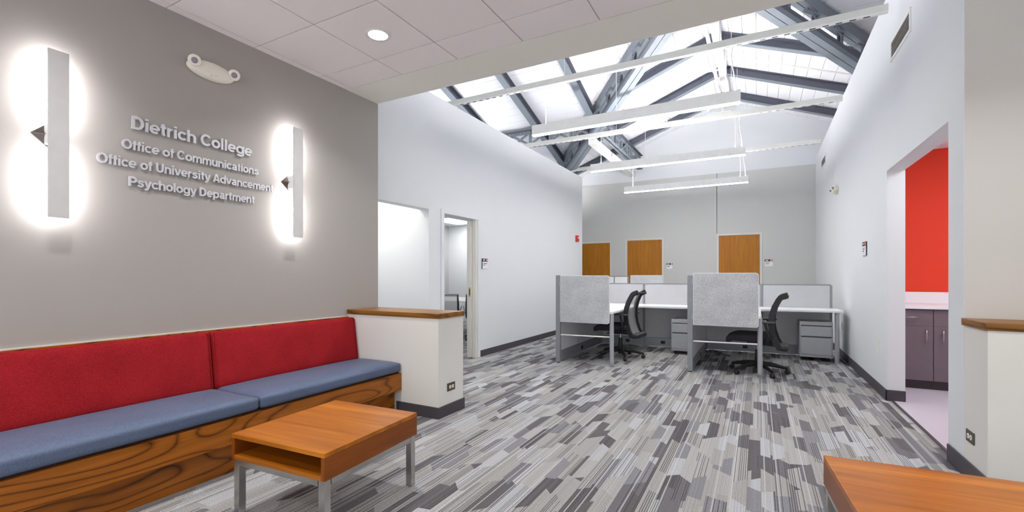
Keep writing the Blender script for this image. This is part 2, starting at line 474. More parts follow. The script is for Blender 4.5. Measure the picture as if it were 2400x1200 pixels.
wg = MB().poly([(-8, YB + .02, 3.6), (4.2, YB + .02, 3.6), (4.2, YB + .02, zg(4.2) + .1), (RX, YB + .02, RZ + .1), (-8, YB + .02, zg(-8) + .1 if zg(-8) > 3.7 else 3.7)], (0, .15, 0))
struct('wall_gable', wg, 'white', 'white gable wall above the grey back wall')
struct('trim_1', MB().box(-.879, -.869, YB - .003, YB, 2.25, 3.735), 'slot', 'thin vertical joint in the grey back wall')
struct('wall_outer_left', MB().box(-8.1, -8, 3.4, YB + .2, 0, 6.2), 'white')
struct('wall_outer_right', MB().box(4.2, 4.3, 3.4, YB + .2, 0, 6.2), 'white')
# baseboards
def bb(name, *boxes):
    m = MB()
    for b in boxes: m.box(*b)
    tag(m.build(name, 'base', bevel=.003), kind='structure')
bb('baseboard_left', (XL, XL + .012, 5.93, 10.559, 0, .1), (XL - .15, XL + .012, 10.547, 10.559, 0, .1))
bb('baseboard_right', (XR - .012, XR, 5.776, YB, 0, .11), (XR - .012, XR + .145, 5.776, 5.788, 0, .11))
bb('baseboard_back', (-8, XR, YB - .012, YB, 0, .1))
bb('baseboard_door', (XL, XL + .012, 4.682, 4.92, 0, .1))

# hall behind the left opening
struct('wall_hall', MB().box(-8, XL - .15, 4.682, 4.80, 0, 2.9), 'white', 'bright white wall of the side hall')
struct('wall_hall_near', MB().box(-8, -3.75, 3.45, 3.589, 0, 2.9), 'white')
struct('ceiling_hall', MB().box(-8, XL - .15, 3.589, 4.682, 2.6, 2.7), 'white')
# conference room
struct('wall_conference_side', MB().box(-7.56, -7.46, 4.8, 10.3, 0, 2.7), 'grey', 'grey wall of the conference room')
struct('wall_conference_far', MB().box(-7.5, XL - .15, 10.165, 10.30, 0, 2.7), 'white', 'white far wall of the conference room')
struct('wall_corridor', MB().box(-8, XL - .1, 10.40, 10.547, 0, 3.6), 'white')
struct('ceiling_conference', MB().box(-7.5, XL - .15, 4.8, 10.2, 2.6, 2.68), 'white')
# kitchenette
struct('wall_kitchen_back', MB().box(XR + .143, 4.0, 7.12, 7.25, 0, 2.8), 'red', 'red accent wall of the kitchenette')
struct('wall_kitchen_side', MB().box(4.0, 4.15, 3.9, 7.2, 0, 2.8), 'white')
struct('ceiling_kitchen', MB().box(XR + .143, 4.0, 4.0, 7.2, 2.75, 2.82), 'white')
struct('trim_2', MB().box(1.170, 1.192, 4.12, 5.788, 0, .008), 'base', 'thin strip between carpet and vinyl')

# ---------------------------------------------------------------- roof planks and sheets
rm = thing('roof_main', (0, 7, 4.9), 'white plank roof slope over the left of the office', kind='structure')
y = 3.62; W = .205
while y < 11.6:
    y1 = y + W - .006
    w0, w1 = xv(y), xv(y1)
    def row(xa0, xb0, xa1, xb1):
        MB().hexa([(xa0, y, zm(y)), (xb0, y, zm(y)), (xb1, y1, zm(y1)), (xa1, y1, zm(y1))],
                  [(xa0, y, zm(y) + .03), (xb0, y, zm(y) + .03), (xb1, y1, zm(y1) + .03), (xa1, y1, zm(y1) + .03)]).build('plank', 'plank', rm)
    if w0 <= 0: row(-8, 4.2, -8, 4.2)
    else:
        row(-8, RX - w0, -8, RX - max(w1, 0))
        if RX + w0 < 4.1: row(RX + w0, 4.2, RX + w1, 4.2)
    y += W * random.choice((.85, 1, 1, 1.15)) if False else W
MB().hexa([(-8.2, 3.3, zm(3.3) + .045), (4.4, 3.3, zm(3.3) + .045), (4.4, 12.4, zm(12.4) + .045), (-8.2, 12.4, zm(12.4) + .045)],
          [(-8.2, 3.3, zm(3.3) + .1), (4.4, 3.3, zm(3.3) + .1), (4.4, 12.4, zm(12.4) + .1), (-8.2, 12.4, zm(12.4) + .1)])
def sheet(name, pts, mat='deck'):
    m = MB().poly(pts, (0, 0, .04)); return m.build(name, mat, rm)
e = .045
ya = yv(RX)
sheet('roof_sheet', [(-8.2, 3.3, zm(3.3) + e), (4.4, 3.3, zm(3.3) + e), (4.4, ya, zm(ya) + e), (-8.2, ya, zm(ya) + e)])
xl_, xr_ = -8.2, 4.4
sheet('roof_sheet', [(-8.2, ya, zm(ya) + e), (RX, ya, zm(ya) + e), (RX - xv(12.3), 12.3, zm(12.3) + e), (-8.2, 12.3, zm(12.3) + e)])
sheet('roof_sheet', [(RX, ya, zm(ya) + e), (4.4, ya, zm(ya) + e), (4.4, yv(4.4), zm(yv(4.4)) + e)])
rg = thing('roof_gable', (RX, 10, RZ), 'white plank gable roof over the back of the office', kind='structure')
for sgn in (-1, 1):
    d = 0.0; lim = 4.4 if sgn < 0 else 3.6
    while d < lim:
        d1 = d + .2 - .006
        xa, xb = RX + sgn * d, RX + sgn * d1
        ya0, yb0 = yv(xa), yv(xb)
        if min(ya0, yb0) < YB:
            q = [(xa, ya0, zg(xa)), (xb, min(yb0, YB), zg(xb)), (xb, YB + .02, zg(xb)), (xa, YB + .02, zg(xa))]
            if sgn < 0: q = q[::-1]
            MB().hexa(q, [(a, b, c + .03) for a, b, c in q]).build('plank', 'plank', rg)
        d += .2
    xo = RX + sgn * 5.2
    q = [(RX, ya, RZ + e), (xo, yv(xo), zg(xo) + e), (xo, 12.3, zg(xo) + e), (RX, 12.3, RZ + e)]
    if yv(xo) > 12.3:
        xq = RX + sgn * xv(12.3); q = [(RX, ya, RZ + e), (xq, 12.3, zg(xq) + e), (RX, 12.3, RZ + e)]
    MB().poly(q, (0, 0, .04)).build('roof_sheet', 'deck', rg)

# ---------------------------------------------------------------- steel rafters
def ibeam(p, q, w, h, name, label, up=(0, 0, 1)):
    p, q = Vector(p), Vector(q); a = (q - p).normalized(); u = Vector(up); u = (u - a * u.dot(a)).normalized()
    o = thing(name, tuple(p), label, kind='structure')
    MB().beam(p - u * .006, q - u * .006, w, .012, u).build('top_flange', 'steel_d', o)
    MB().beam(p - u * (h - .006), q - u * (h - .006), w, .012, u).build('bottom_flange', 'steel', o)
    MB().beam(p - u * h / 2, q - u * h / 2, .012, h - .024, u).build('web', 'steel_d', o)
    m = MB(); L = (q - p).length; k = .35; sd = a.cross(u)
    while k < L:
        for sg in (-1, 1): m.lathe([(.014, 0), (.014, .006), (.006, .012)], p + a * k - u * .04 + sd * .006 * sg, sd * sg, 6)
        k += .7
    m.build('bolt', 'steel_d', o)['kind'] = 'stuff'
    return o
for k, (Yr, nm) in enumerate(((8.46, 'nearest'), (9.88, 'middle'), (11.24, 'farthest'))):
    for sgn, side in ((-1, 'left'), (1, 'right')):
        xe = RX + sgn * min((Yr - 5.75) / 1.218 - .1, 3.6)
        ibeam((RX + sgn * .05, Yr, zg(RX + sgn * .05) - .01), (xe, Yr, zg(xe) - .01), .11, .15, 'rafter',
              'dark steel rafter on the %s gable slope, %s of three from the viewer' % (side, nm))
for X, nm in ((-2.862, 'nearest the ridge'), (-4.065, 'in the middle'), (-5.27, 'farthest left')):
    ye = min(yv(X) + .12, 11.6) if X > -2.9 else 11.0
    ibeam((X, 3.62, zm(3.62) - .005), (X, ye, zm(ye) - .005), .13, .16, 'rafter', 'dark steel rafter under the left roof slope, %s' % nm)

# ---------------------------------------------------------------- valley trusses
def truss(sgn, p0, d, L0, L1, label):
    """p0: point on the outer top edge at roof level, d: plan direction, inner side away from viewer"""
    p0 = Vector((*p0, 0)); d = Vector((*d, 0)).normalized()
    inn = Vector((-d.y, d.x, 0)); inn = inn if inn.y > 0 else -inn
    def at(s, off, below):
        b = p0 + d * s; q = b + inn * off
        return Vector((q.x, q.y, zg(b.x) - below))
    o = thing('valley_truss', tuple(at(L0, .15, .3)), label, kind='structure')
    up = Vector((0, 0, 1))
    for off in (.036, .114):
        MB().beam(at(L0, off, .075), at(L1, off, .075), .068, .15).build('upper_chord', 'steel', o)
    for off in (.047, .145):
        MB().beam(at(L0, off, .465), at(L1, off, .465), .088, .07).build('lower_chord', 'steel', o)
        MB().beam(at(L0, off + (.04 if off > .1 else -.04), .40), at(L1, off + (.04 if off > .1 else -.04), .40), .010, .06).build('chord_rib', 'steel_d', o)
    s = math.ceil(L0 / .52) * .52
    while s < L1 - .1:
        t = at(s, .075, .14); b = at(s, .095, .44)
        MB().beam(b, t, .07, .02, inn).build('post', 'steel_d', o)
        MB().beam(b + d * .03, t + d * .03, .012, .07, inn).build('post_flange', 'steel', o)
        # tie and gusset at the head of each post
        tt = at(s, .03, .155)
        MB().beam(tt - d * .24 - up * .012, tt - up * .012, .06, .035).build('tie', 'steel', o)
        MB().poly([tt - up * .03, tt - d * .10 - up * .03, tt - d * .04 - up * .09, tt - d * .04 - up * .17, tt - up * .17], inn * .012).build('gusset', 'steel', o)
        m = MB()
        for a_, b_ in ((.018, -.05), (.018, -.09), (.018, -.13), (.06, -.012), (.11, -.012), (.17, -.012), (.22, -.012)):
            m.lathe([(.011, 0), (.009, .006), (.004, .009)], tt - d * a_ + up * b_ - (inn * .03 if b_ > -.03 else inn * 0), -inn, 6)
        m.build('rivet', 'steel_d', o)['kind'] = 'stuff'
        s += .52
    return o
truss(1, (.723, 7.206), (.634, .773), -1.9, 1.6, 'riveted steel valley truss on the right slope')
truss(-1, (-1.777, 7.263), (-.6356, .772), -1.9, 4.2, 'riveted steel valley truss on the left slope')

# ---------------------------------------------------------------- lattice girders
def lattice(p, q, h, label, step=.42):
    p, q = Vector(p), Vector(q); a = (q - p); L = a.length; a.normalize(); up = Vector((0, 0, 1)); sd = a.cross(up)
    o = thing('lattice_girder', tuple(p), label, kind='structure')
    MB().beam(p - up * .04, q - up * .04, .02, .08).build('top_chord', 'steel', o)
    MB().beam(p - up * .006, q - up * .006, .14, .012).build('top_flange', 'steel_d', o)
    MB().beam(p - up * (h - .03), q - up * (h - .03), .02, .06).build('bottom_chord', 'steel', o)
    MB().beam(p - up * (h - .006), q - up * (h - .006), .14, .012).build('bottom_flange', 'steel', o)
    n = int(L / step)
    for i in range(n):
        s0, s1 = p + a * L * i / n, p + a * L * (i + 1) / n
        MB().beam(s0 - up * .05 - sd * .016, s1 - up * (h - .04) - sd * .016, .012, .045).build('brace', 'steel', o)
        MB().beam(s1 - up * .05 + sd * .016, s0 - up * (h - .04) + sd * .016, .012, .045).build('brace', 'steel', o)
        MB().beam(s0 - up * .02, s0 - up * (h - .02), .055, .04, a).build('post', 'steel', o)
        m = MB()
        for f in (0, .2, .4, .6, .8):
            c = s0 + a * (L / n * f)
            for sg in (-1, 1):
                m.lathe([(.012, 0), (.010, .006), (.004, .009)], c - up * .035 + sd * sg * .012, sd * sg, 6)
                m.lathe([(.011, 0), (.009, .006), (.004, .009)], s0 - sd * -sg * .023 + (s1 - s0) * f - up * (.05 + (h - .09) * (f if sg < 0 else 1 - f)), sd * sg, 6)
        m.build('rivet', 'steel_d', o)['kind'] = 'stuff'
    return o
lattice((-7.5, 8.75, 4.36), (-2.9, 8.75, 4.36), .36, 'riveted lattice girder crossing over the left wall')
lattice((-2.72, 8.8, 4.40), (-2.72, YB + .02, 4.40), .36, 'riveted lattice girder running to the back wall')
struct('duct', MB().box(-2.97, -2.83, 8.7, YB, 3.86, 3.98), 'white_metal', 'white square duct beside the far lattice girder', .005)
struct('ridge_beam', MB().box(-.67, -.53, 5.7, YB, 5.20, 5.36), 'white_metal', 'white box beam along the gable ridge', .004)

# ---------------------------------------------------------------- ceiling struts
def strut(Y, x1, label):
    o = thing('ceiling_strut', (XL, Y, 3.65), label, 'strut', 'white slotted struts across the office')
    z0 = 3.635
    MB().box(XL - .12, x1, Y - .021, Y + .021, z0 + .012, z0 + .075).build('channel', 'strut', o)
    MB().box(XL - .12, x1, Y - .021, Y + .021, z0, z0 + .012).build('slotted_face', 'white_metal', o)
    m = MB(); x = XL + .1
    while x < x1 - .08:
        m.box(x, x + .05, Y - .008, Y + .008, z0 - .002, z0 + .002); x += .105
    m.build('slot', 'slot', o)['kind'] = 'stuff'
    for hx in (-2.1, -.35):
        zt = min(zm(Y), zg(hx)) if Y < yv(hx) else zg(hx)
        MB().tube([(hx, Y, z0 + .07), (hx, Y, zt)], .005, 6).build('hanger_rod', 'white_metal', o)
strut(5.25, 1.04, 'white slotted strut nearest the soffit')
strut(7.60, 1.02, 'white slotted strut above the middle pendant lamp')
strut(9.85, 1.0, 'white slotted strut near the gable wall')

# ---------------------------------------------------------------- pendants
def pendant(Y, label):
    o = thing('pendant_lamp', (-1.34, Y, 3.03), label, 'pendant lamp', 'linear pendant lamps over the office')
    x0, x1 = -2.53, -.155
    b = MB()
    b.box(x0, x1, Y - .032, Y - .028, 3.04, 3.16).box(x0, x1, Y + .028, Y + .032, 3.04, 3.16)
    b.box(x0, x0 + .004, Y - .028, Y + .028, 3.03, 3.16).box(x1 - .004, x1, Y - .028, Y + .028, 3.03, 3.16)
    b.build('housing', 'white_metal', o)
    MB().box(x0 + .004, x1 - .004, Y - .028, Y + .028, 3.030, 3.046).build('lower_lens', 'e_dn', o)
    MB().box(x0 + .02, x1 - .02, Y - .027, Y + .027, 3.148, 3.159).build('upper_lens', 'e_up', o)
    for cx in (x0 + .18, x1 - .14):
        MB().tube([(cx, Y, 3.14), (cx, Y, 3.64)], .003, 6).build('suspension_cable', 'white_metal', o)
    pts = [(x1 - .05, Y, 3.15), (x1 - .055, Y, 3.3), (x1 - .075, Y, 3.42), (x1 - .09, Y, 3.54), (x1 - .075, Y, 3.62), (x1 - .04, Y, 3.64)]
    MB().tube(pts, .006, 6).build('power_cord', 'white_metal', o)
pendant(5.25, 'largest long white pendant lamp, nearest the soffit')
pendant(7.55, 'long white pendant lamp between the other two')
pendant(9.80, 'lowest looking long white pendant lamp, before the grey wall')

o = thing('linear_uplight', (-5.6, 7.0, 2.95), 'long white uplight above the conference room, hidden by the left wall', 'uplight')
MB().box(-5.65, -5.55, 5.2, 8.8, 2.9, 3.0).build('housing', 'white_metal', o)
MB().box(-5.63, -5.57, 5.25, 8.75, 3.0, 3.006).build('lens', 'e_up2', o)
for yy in (5.4, 8.6):
    MB().box(-5.61, -5.59, yy, yy + .02, 2.68, 2.9).build('foot', 'white_metal', o)

o = thing('linear_uplight', (-5.6, 11.35, 2.95), 'long white uplight added over the side corridor to brighten the far roof, unseen', 'uplight')  # added unseen lamp, brightens the far left roof and gable wall
MB().box(-6.8, -4.4, 11.30, 11.40, 2.9, 3.0).build('housing', 'white_metal', o)
MB().box(-6.75, -4.45, 11.32, 11.38, 3.0, 3.006).build('lens', 'e_up2', o)
for xx in (-6.6, -4.6):
    MB().tube([(xx, 11.35, 3.0), (xx, 11.35, zm(11.35))], .004, 6).build('suspension_cable', 'white_metal', o)

# ---------------------------------------------------------------- sprinkler pipe
sp = thing('sprinkler_pipe', (-.7, 9, 5.05), 'white sprinkler pipe with branches along the ridge', 'pipe')
MB().tube([(-.70, 5.8, 5.05), (-.70, YB - .3, 5.05)], .032, 10).build('main_pipe', 'white_metal', sp)
for Y in (7.3, 9.2, 11.6):
    for sg in (-1, 1):
        x = -.70
        pts = [(x, Y, 5.05), (x + sg * .16, Y, 5.05), (x + sg * .19, Y, 5.07), (x + sg * .19, Y, zg(x + sg * .19) - .16)]
        s1, s2 = x + sg * .25, x + sg * 2.7
        if Y > 7.5: pts += [(x + sg * .21, Y, zg(x + sg * .21) - .12), (s1, Y, zg(s1) - .10), (s2, Y, zg(s2) - .10)]
        MB().tube(pts, .015, 8).build('branch_pipe', 'white_metal', sp)
    MB().lathe([(.042, -.05), (.042, .05)], (-.70, Y, 5.05), (0, 1, 0), 10).build('fitting', 'white_metal', sp)
for k, (x, Y) in enumerate(((-1.85, 10.9), (-2.05, 9.45))):
    cn = thing('fire_sprinkler', (x, Y, zg(x) - .1), 'small white fire sprinkler %s' % ('under the far left slope' if k == 0 else 'under the nearer left slope'), 'sprinkler')
    MB().tube([(x, Y, zg(x)), (x, Y, zg(x) - .08)], .012, 8).build('drop', 'white_metal', cn)
    MB().lathe([(.006, -.13), (.03, -.125), (.03, -.118), (.012, -.11), (.012, -.08)], (x, Y, zg(x)), (0, 0, 1), 12).build('deflector', 'white_metal', cn)

# ---------------------------------------------------------------- back wall doors
def door(n, x0, x1, zt, label):
    o = thing('door_%d' % n, ((x0 + x1) / 2, YB, 0), label, kind='structure')
    f = MB().box(x0 - .05, x0, YB - .02, YB + .02, 0, zt + .05).box(x1, x1 + .05, YB - .02, YB + .02, 0, zt + .05).box(x0, x1, YB - .02, YB + .02, zt, zt + .05)
    f.build('frame', 'frame', o, bevel=.003)
    MB().box(x0 + .004, x1 - .004, YB - .006, YB + .01, .01, zt - .004).build('door_leaf', 'door', o)
    h = MB().tube([(x1 - .07, YB - .006, 1.0), (x1 - .07, YB - .06, 1.0), (x1 - .18, YB - .06, 1.0)], .011, 8)
    h.build('lever_handle', 'chrome', o)
door(1, -4.42, -3.516, 2.135, 'oak door partly hidden by the white wall end')
door(2, -3.05, -2.16, 2.175, 'oak door in the middle of the grey wall')
door(3, -.83, .045, 2.215, 'oak door above the larger felt screen')

# pocket door of the conference room
d4 = thing('door_4', (XL, 5.42, 0), 'open pocket doorway to the conference room', kind='structure')
f = MB().box(XL - .16, XL + .018, 4.93, 4.996, 0, 2.152).box(XL - .16, XL + .018, 5.844, 5.905, 0, 2.152).box(XL - .16, XL + .018, 4.996, 5.844, 2.094, 2.152)
f.build('frame', 'white', d4, bevel=.004)
MB().box(XL - .16, XL - .115, 5.80, 5.843, 0, 2.093).box(XL - .06, XL, 5.80, 5.843, 0, 2.093).build('jamb_stop', 'cream', d4)
dl = MB().box(XL - .11, XL - .065, 5.765, 5.842, .01, 2.09).build('pocket_door_edge', 'cream', d4)
MB().box(XL - .104, XL - .071, 5.760, 5.765, .93, 1.07).build('latch_plate', 'brass', dl)
MB().box(XL - .094, XL - .081, 5.757, 5.7605, .955, 1.045).build('latch_recess', 'slot', dl)

# ---------------------------------------------------------------- bench
bn = thing('bench', (-3.2, 1.85, 0), 'built-in oak bench along the taupe wall', 'bench')
y0, y1 = .45, 3.178
MB().box(-2.90, -2.862, y0, y1, .204, .362).build('apron', 'oak', bn, bevel=.003)
MB().box(-3.50, -2.945, y0 + .04, y1 - .004, 0, .25).build('plinth', 'oak', bn, bevel=.002)
MB().box(-3.55, -2.90, y0, y1, .335, .372).build('seat_board', 'kick', bn)
MB().box(-3.557, -3.541, y0, y1, .372, .849).build('back_board', 'oak', bn, bevel=.002)
MB().box(-3.5595, -3.545, y0, y1, .849, .857).build('top_trim', 'frame', bn)
def seat_cushion(ya, yb, label):
    o = thing('seat_cushion', ((-3.11), (ya + yb) / 2, .385), label, 'cushion', 'slate blue seat cushions on the bench')
    hx, hy, hz = .26, (yb - ya) / 2, .041
    def bul(p, t):
        if t[2] > 0: return (0, 0, .020 * (1 - t[0] ** 4) * (1 - t[1] ** 6))
        return (0, 0, 0)
    MB().rbox((-3.115, (ya + yb) / 2, .376 + hz), (hx, hy, hz), .024, 14, bul).build('cover', 'bluefab', o)
    for z, r_ in ((.446, .0028), (.392, .0028)):
        xx = -2.862 if z > .42 else -2.861
        MB().tube([(-3.30, ya + .004, z), (xx - .05, ya + .004, z), (xx - .010, ya + .014, z), (xx, ya + .05, z), (xx, yb - .05, z), (xx - .010, yb - .014, z), (xx - .05, yb - .004, z), (-3.30, yb - .004, z)], r_, 6).build('piping', 'bluefab', o)
seat_cushion(.47, 1.832, 'slate blue seat cushion, the nearer of the two')
seat_cushion(1.836, 3.172, 'slate blue seat cushion beside the half wall')
def back_cushion(ya, yb, label):
    o = thing('back_cushion', (-3.46, (ya + yb) / 2, .42), label, 'cushion', 'red back cushions on the bench')
    hy = (yb - ya) / 2
    mt = Matrix.Rotation(R(-8), 4, 'Y')
    def bul(p, t):
        return ((.012 if t[0] > 0 else 0) * (1 - t[1] ** 6) * (1 - t[2] ** 4), 0, 0)
    MB().rbox((-3.463, (ya + yb) / 2, .635), (.042, hy, .212), .022, 14, bul, mt).build('cover', 'redfab', o)
    c = Vector((-3.463, 0, .635))
    def q(x, y_, z): 
        v = mt @ Vector((x, 0, z)); return (c.x + v.x, y_, c.z + v.z)
    MB().tube([q(.044, ya + .012, -.19), q(.044, ya + .012, .19), q(.036, ya + .03, .204), q(.036, yb - .03, .204), q(.044, yb - .012, .19), q(.044, yb - .012, -.19)], .003, 6).build('piping', 'redfab', o)
back_cushion(.47, 1.842, 'red woven back cushion, the nearer of the two')
back_cushion(1.846, 3.172, 'red woven back cushion beside the half wall')

# ---------------------------------------------------------------- coffee tables
def coffee_table(cx, cy, w, d, rz, label):
    o = thing('coffee_table', (cx, cy, 0), label, 'coffee table', 'wooden coffee tables on steel frames', R(rz))
    a, b = w / 2, d / 2; zt = .43; zb = .30
    MB().box(-a, a, -b, b, zt - .022, zt).build('table_top', 'cherry', o, True, bevel=.0015)
    for sx in (-1, 1):
        MB().box(sx * a - (.022 if sx > 0 else 0), sx * a + (.022 if sx < 0 else 0), -b, b, zb, zt - .0225).build('side_panel', 'cherry_y', o, True, bevel=.001)
    MB().box(-a + .022, a - .022, -b, b, zb, zb + .022).build('shelf_board', 'cherry', o, True, bevel=.001)
    MB().box(-a + .022, a - .022, b - .02, b - .002, zb + .022, zt - .022).build('end_panel', 'cherry', o, True)
    t = .019; i = .008
    for sx in (-1, 1):
        for sy in (-1, 1):
            x0, y0_ = sx * (a - i), sy * (b - i)
            MB().box(min(x0, x0 - sx * t * 2), max(x0, x0 - sx * t * 2), min(y0_, y0_ - sy * t * 2), max(y0_, y0_ - sy * t * 2), 0, zb - .001).build('leg', 'chrome', o, True, bevel=.001)
    for sx in (-1, 1):
        x0 = sx * (a - i); MB().box(min(x0, x0 - sx * .03), max(x0, x0 - sx * .03), -b + .05, b - .05, zb - .032, zb - .001).build('frame_rail', 'chrome', o, True)
    for sy in (-1, 1):
        y0_ = sy * (b - i); MB().box(-a + .05, a - .05, min(y0_, y0_ - sy * .03), max(y0_, y0_ - sy * .03), zb - .032, zb - .001).build('frame_rail', 'chrome', o, True)
coffee_table(-2.101, 1.759, .655, .70, 3.6, 'cherry wood coffee table with open shelf, in front of the bench')
coffee_table(.668, 2.205, .76, .66, 4.2, 'cherry wood coffee table cut by the lower right corner')

# ---------------------------------------------------------------- wall lettering
fd = bpy.data.curves.new('glyph', 'FONT')
fo = bpy.data.objects.new('glyph', fd); col.objects.link(fo)
def glyph(s_, ext, off=.026):
    fd.body = s_; fd.size = 1; fd.extrude = ext; fd.bevel_depth = off; fd.bevel_resolution = 0; fd.resolution_u = 3
    dg = bpy.context.evaluated_depsgraph_get(); dg.update()
    return bpy.data.meshes.new_from_object(fo.evaluated_get(dg))
def width(s_):
    me = glyph(s_, 0, 0); xs = [v.co.x for v in me.vertices]; w = max(xs) - min(xs); bpy.data.meshes.remove(me); return w
hh = width('HH'); adv = {}
def advance(c):
    if c == ' ': return .28
    if c not in adv: adv[c] = width('H' + c + 'H') - hh
    return adv[c]
capme = glyph('H', 0, 0); CAP = max(v.co.y for v in capme.vertices)
def text_parts(s_, y0, y1, z, cap, place, mat, parent, ext=.006, off=.026, per_letter=True):
    """letters between y0 and y1 along the text direction"""
    total = sum(advance(c) for c in s_); k = cap / CAP
    sx = (y1 - y0) / total; x = 0
    for c in s_:
        if c != ' ':
            me = glyph(c, ext / k, off)
            for v in me.vertices:
                v.co = Vector(place(y0 + (x + v.co.x) * sx, z + v.co.y * k, v.co.z * k)) - parent.location
            me.materials.clear(); me.materials.append(M[mat])
            o = bpy.data.objects.new('letter', me); col.objects.link(o); o.parent = parent
        x += advance(c)
# grotesque letterforms for the wall, drawn as strokes: {char: (advance, [polyline, ...])}; cap height 1
def arc(cx, cy, rx, ry, a0, a1, n=14): return [(cx + rx * cos(R(a0 + (a1 - a0) * k / n)), cy + ry * sin(R(a0 + (a1 - a0) * k / n))) for k in range(n + 1)]
SW = .175
bowl = lambda cx: arc(cx, .365, .245, .278, 0, 360, 20)
arch = lambda x0, x1, yt=.42: [(x0, .36)] + arc((x0 + x1) / 2, yt, (x1 - x0) / 2, .222, 180, 0, 10) + [(x1, 0)]
GL = {
 'o': (.67, [bowl(.335)]), 'c': (.61, [arc(.335, .365, .245, .278, 42, 318, 16)]),
 'e': (.66, [arc(.335, .365, .245, .278, 0, 312, 18), [(.12, .36), (.60, .36)]]),
 'd': (.70, [bowl(.34), [(.585, 0), (.585, 1)]]), 'p': (.70, [bowl(.36), [(.115, -.24), (.115, .73)]]),
 'g': (.70, [bowl(.34), [(.585, .73), (.585, .02)] + arc(.345, .0, .24, .155, 0, -155, 10)]),
 'h': (.67, [[(.12, 0), (.12, 1)], arch(.12, .55)]), 'n': (.67, [[(.12, 0), (.12, .73)], arch(.12, .55)]),
 'm': (1.0, [[(.12, 0), (.12, .73)], arch(.12, .50), arch(.50, .88)]),
 'u': (.67, [[(.12, .73), (.12, .32)] + arc(.335, .31, .215, .222, 180, 360, 10), [(.55, 0), (.55, .73)]]),
 'r': (.43, [[(.12, 0), (.12, .73)], [(.12, .34)] + arc(.36, .40, .24, .24, 175, 85, 8)]),
 'i': (.28, [[(.14, 0), (.14, .73)], [(.14, .85), (.14, 1)]]), 'l': (.28, [[(.14, 0), (.14, 1)]]),
 't': (.40, [[(.19, .93), (.19, .22)] + arc(.30, .20, .11, .115, 180, 275, 5), [(.03, .655), (.37, .655)]]),
 'f': (.37, [[(.18, 0), (.18, .78)] + arc(.30, .80, .12, .115, 180, 88, 5), [(.03, .655), (.36, .655)]]),
 's': (.62, [[(.51, .52), (.45, .60), (.31, .64), (.17, .60), (.135, .51), (.20, .43), (.32, .385), (.45, .33), (.50, .23), (.45, .13), (.31, .085), (.17, .12), (.105, .22)]]),
 'a': (.63, [[(.12, .52), (.18, .61), (.31, .645), (.44, .61), (.49, .51), (.49, .10), (.53, .0)], [(.49, .42), (.29, .38), (.15, .31), (.12, .20), (.18, .11), (.29, .085), (.42, .15), (.49, .28)]]),
 'v': (.61, [[(.06, .73), (.29, .04)], [(.55, .73), (.32, .04)]]),
 'y': (.61, [[(.06, .73), (.31, .06)], [(.55, .73), (.33, .04), (.27, -.10), (.19, -.16), (.07, -.16)]]),
 'D': (.77, [[(.13, 0), (.13, 1)], [(.10, .913), (.34, .913)] + arc(.34, .5, .31, .413, 90, -90, 14) + [(.10, .087)]]),
 'P': (.70, [[(.13, 0), (.13, 1)], [(.10, .913), (.40, .913)] + arc(.40, .68, .20, .233, 90, -90, 10) + [(.10, .447)]]),
 'C': (.78, [arc(.40, .5, .31, .415, 38, 322, 20)]), 'O': (.82, [arc(.41, .5, .32, .415, 0, 360, 26)]),
 'U': (.76, [[(.13, 1), (.13, .38)] + arc(.38, .37, .25, .285, 180, 360, 12) + [(.63, 1)]]),
 'A': (.74, [[(.09, 0), (.35, .97)], [(.65, 0), (.39, .97)], [(.18, .27), (.56, .27)]])}
def stroke_letter(c, place, parent, dep):
    m = MB()
    for si, pl_ in enumerate(GL[c][1]):
        closed = (Vector(pl_[0]) - Vector(pl_[-1])).length < 1e-6
        pts = [Vector(p) for p in (pl_[:-1] if closed else pl_)]; n = len(pts); L_, R_ = [], []
        for i, p in enumerate(pts):
            a_ = pts[i - 1] if (i > 0 or closed) else None; b_ = pts[(i + 1) % n] if (i < n - 1 or closed) else None
            t1 = (p - a_).normalized() if a_ is not None else (b_ - p).normalized()
            t2 = (b_ - p).normalized() if b_ is not None else t1
            nn = Vector((-(t1.y + t2.y), t1.x + t2.x)).normalized(); k = 1 / max(.6, nn.dot(Vector((-t2.y, t2.x))))
            L_.append(p + nn * SW / 2 * k); R_.append(p - nn * SW / 2 * k)
        vs = [place(q.x, q.y, z_) for z_ in (si * .0006, dep + si * .0006) for row in (L_, R_) for q in row]; fs = []
        for i in range(n if closed else n - 1):
            j = (i + 1) % n
            fs += [(2 * n + i, 3 * n + i, 3 * n + j, 2 * n + j), (i, j, n + j, n + i), (i, 2 * n + i, 2 * n + j, j), (n + i, n + j, 3 * n + j, 3 * n + i)]
        if not closed: fs += [(0, n, 3 * n, 2 * n), (n - 1, 3 * n - 1, 4 * n - 1, 2 * n - 1)]
        m.add(vs, fs)
    return m.build('letter', 'letter', parent)
for s_, ya, yb, zb, cap, lb in (
        ('Dietrich College', 1.41, 2.205, 2.196, .084, 'largest metal lettering on the taupe wall, reading Dietrich College'),
        ('Office of Communications', 1.362, 2.26, 2.060, .062, 'metal lettering reading Office of Communications'),
        ('Office of University Advancement', 1.238, 2.386, 1.944, .062, 'metal lettering reading Office of University Advancement'),
        ('Psychology Department', 1.396, 2.226, 1.826, .062, 'lowest metal lettering, reading Psychology Department')):
    o = thing('wall_lettering', (XW, (ya + yb) / 2, zb), lb, 'lettering', 'metal lettering lines on the taupe wall')
    tot = sum(GL[c][0] if c != ' ' else .30 for c in s_); sx_ = (yb - ya) / tot; cur = 0
    for c in s_:
        if c == ' ': cur += .30; continue
        stroke_letter(c, lambda a, b, z_, cur=cur: (XW + .008 + z_, ya + (cur + a) * sx_, zb + b * cap), o, .013)
        cur += GL[c][0]

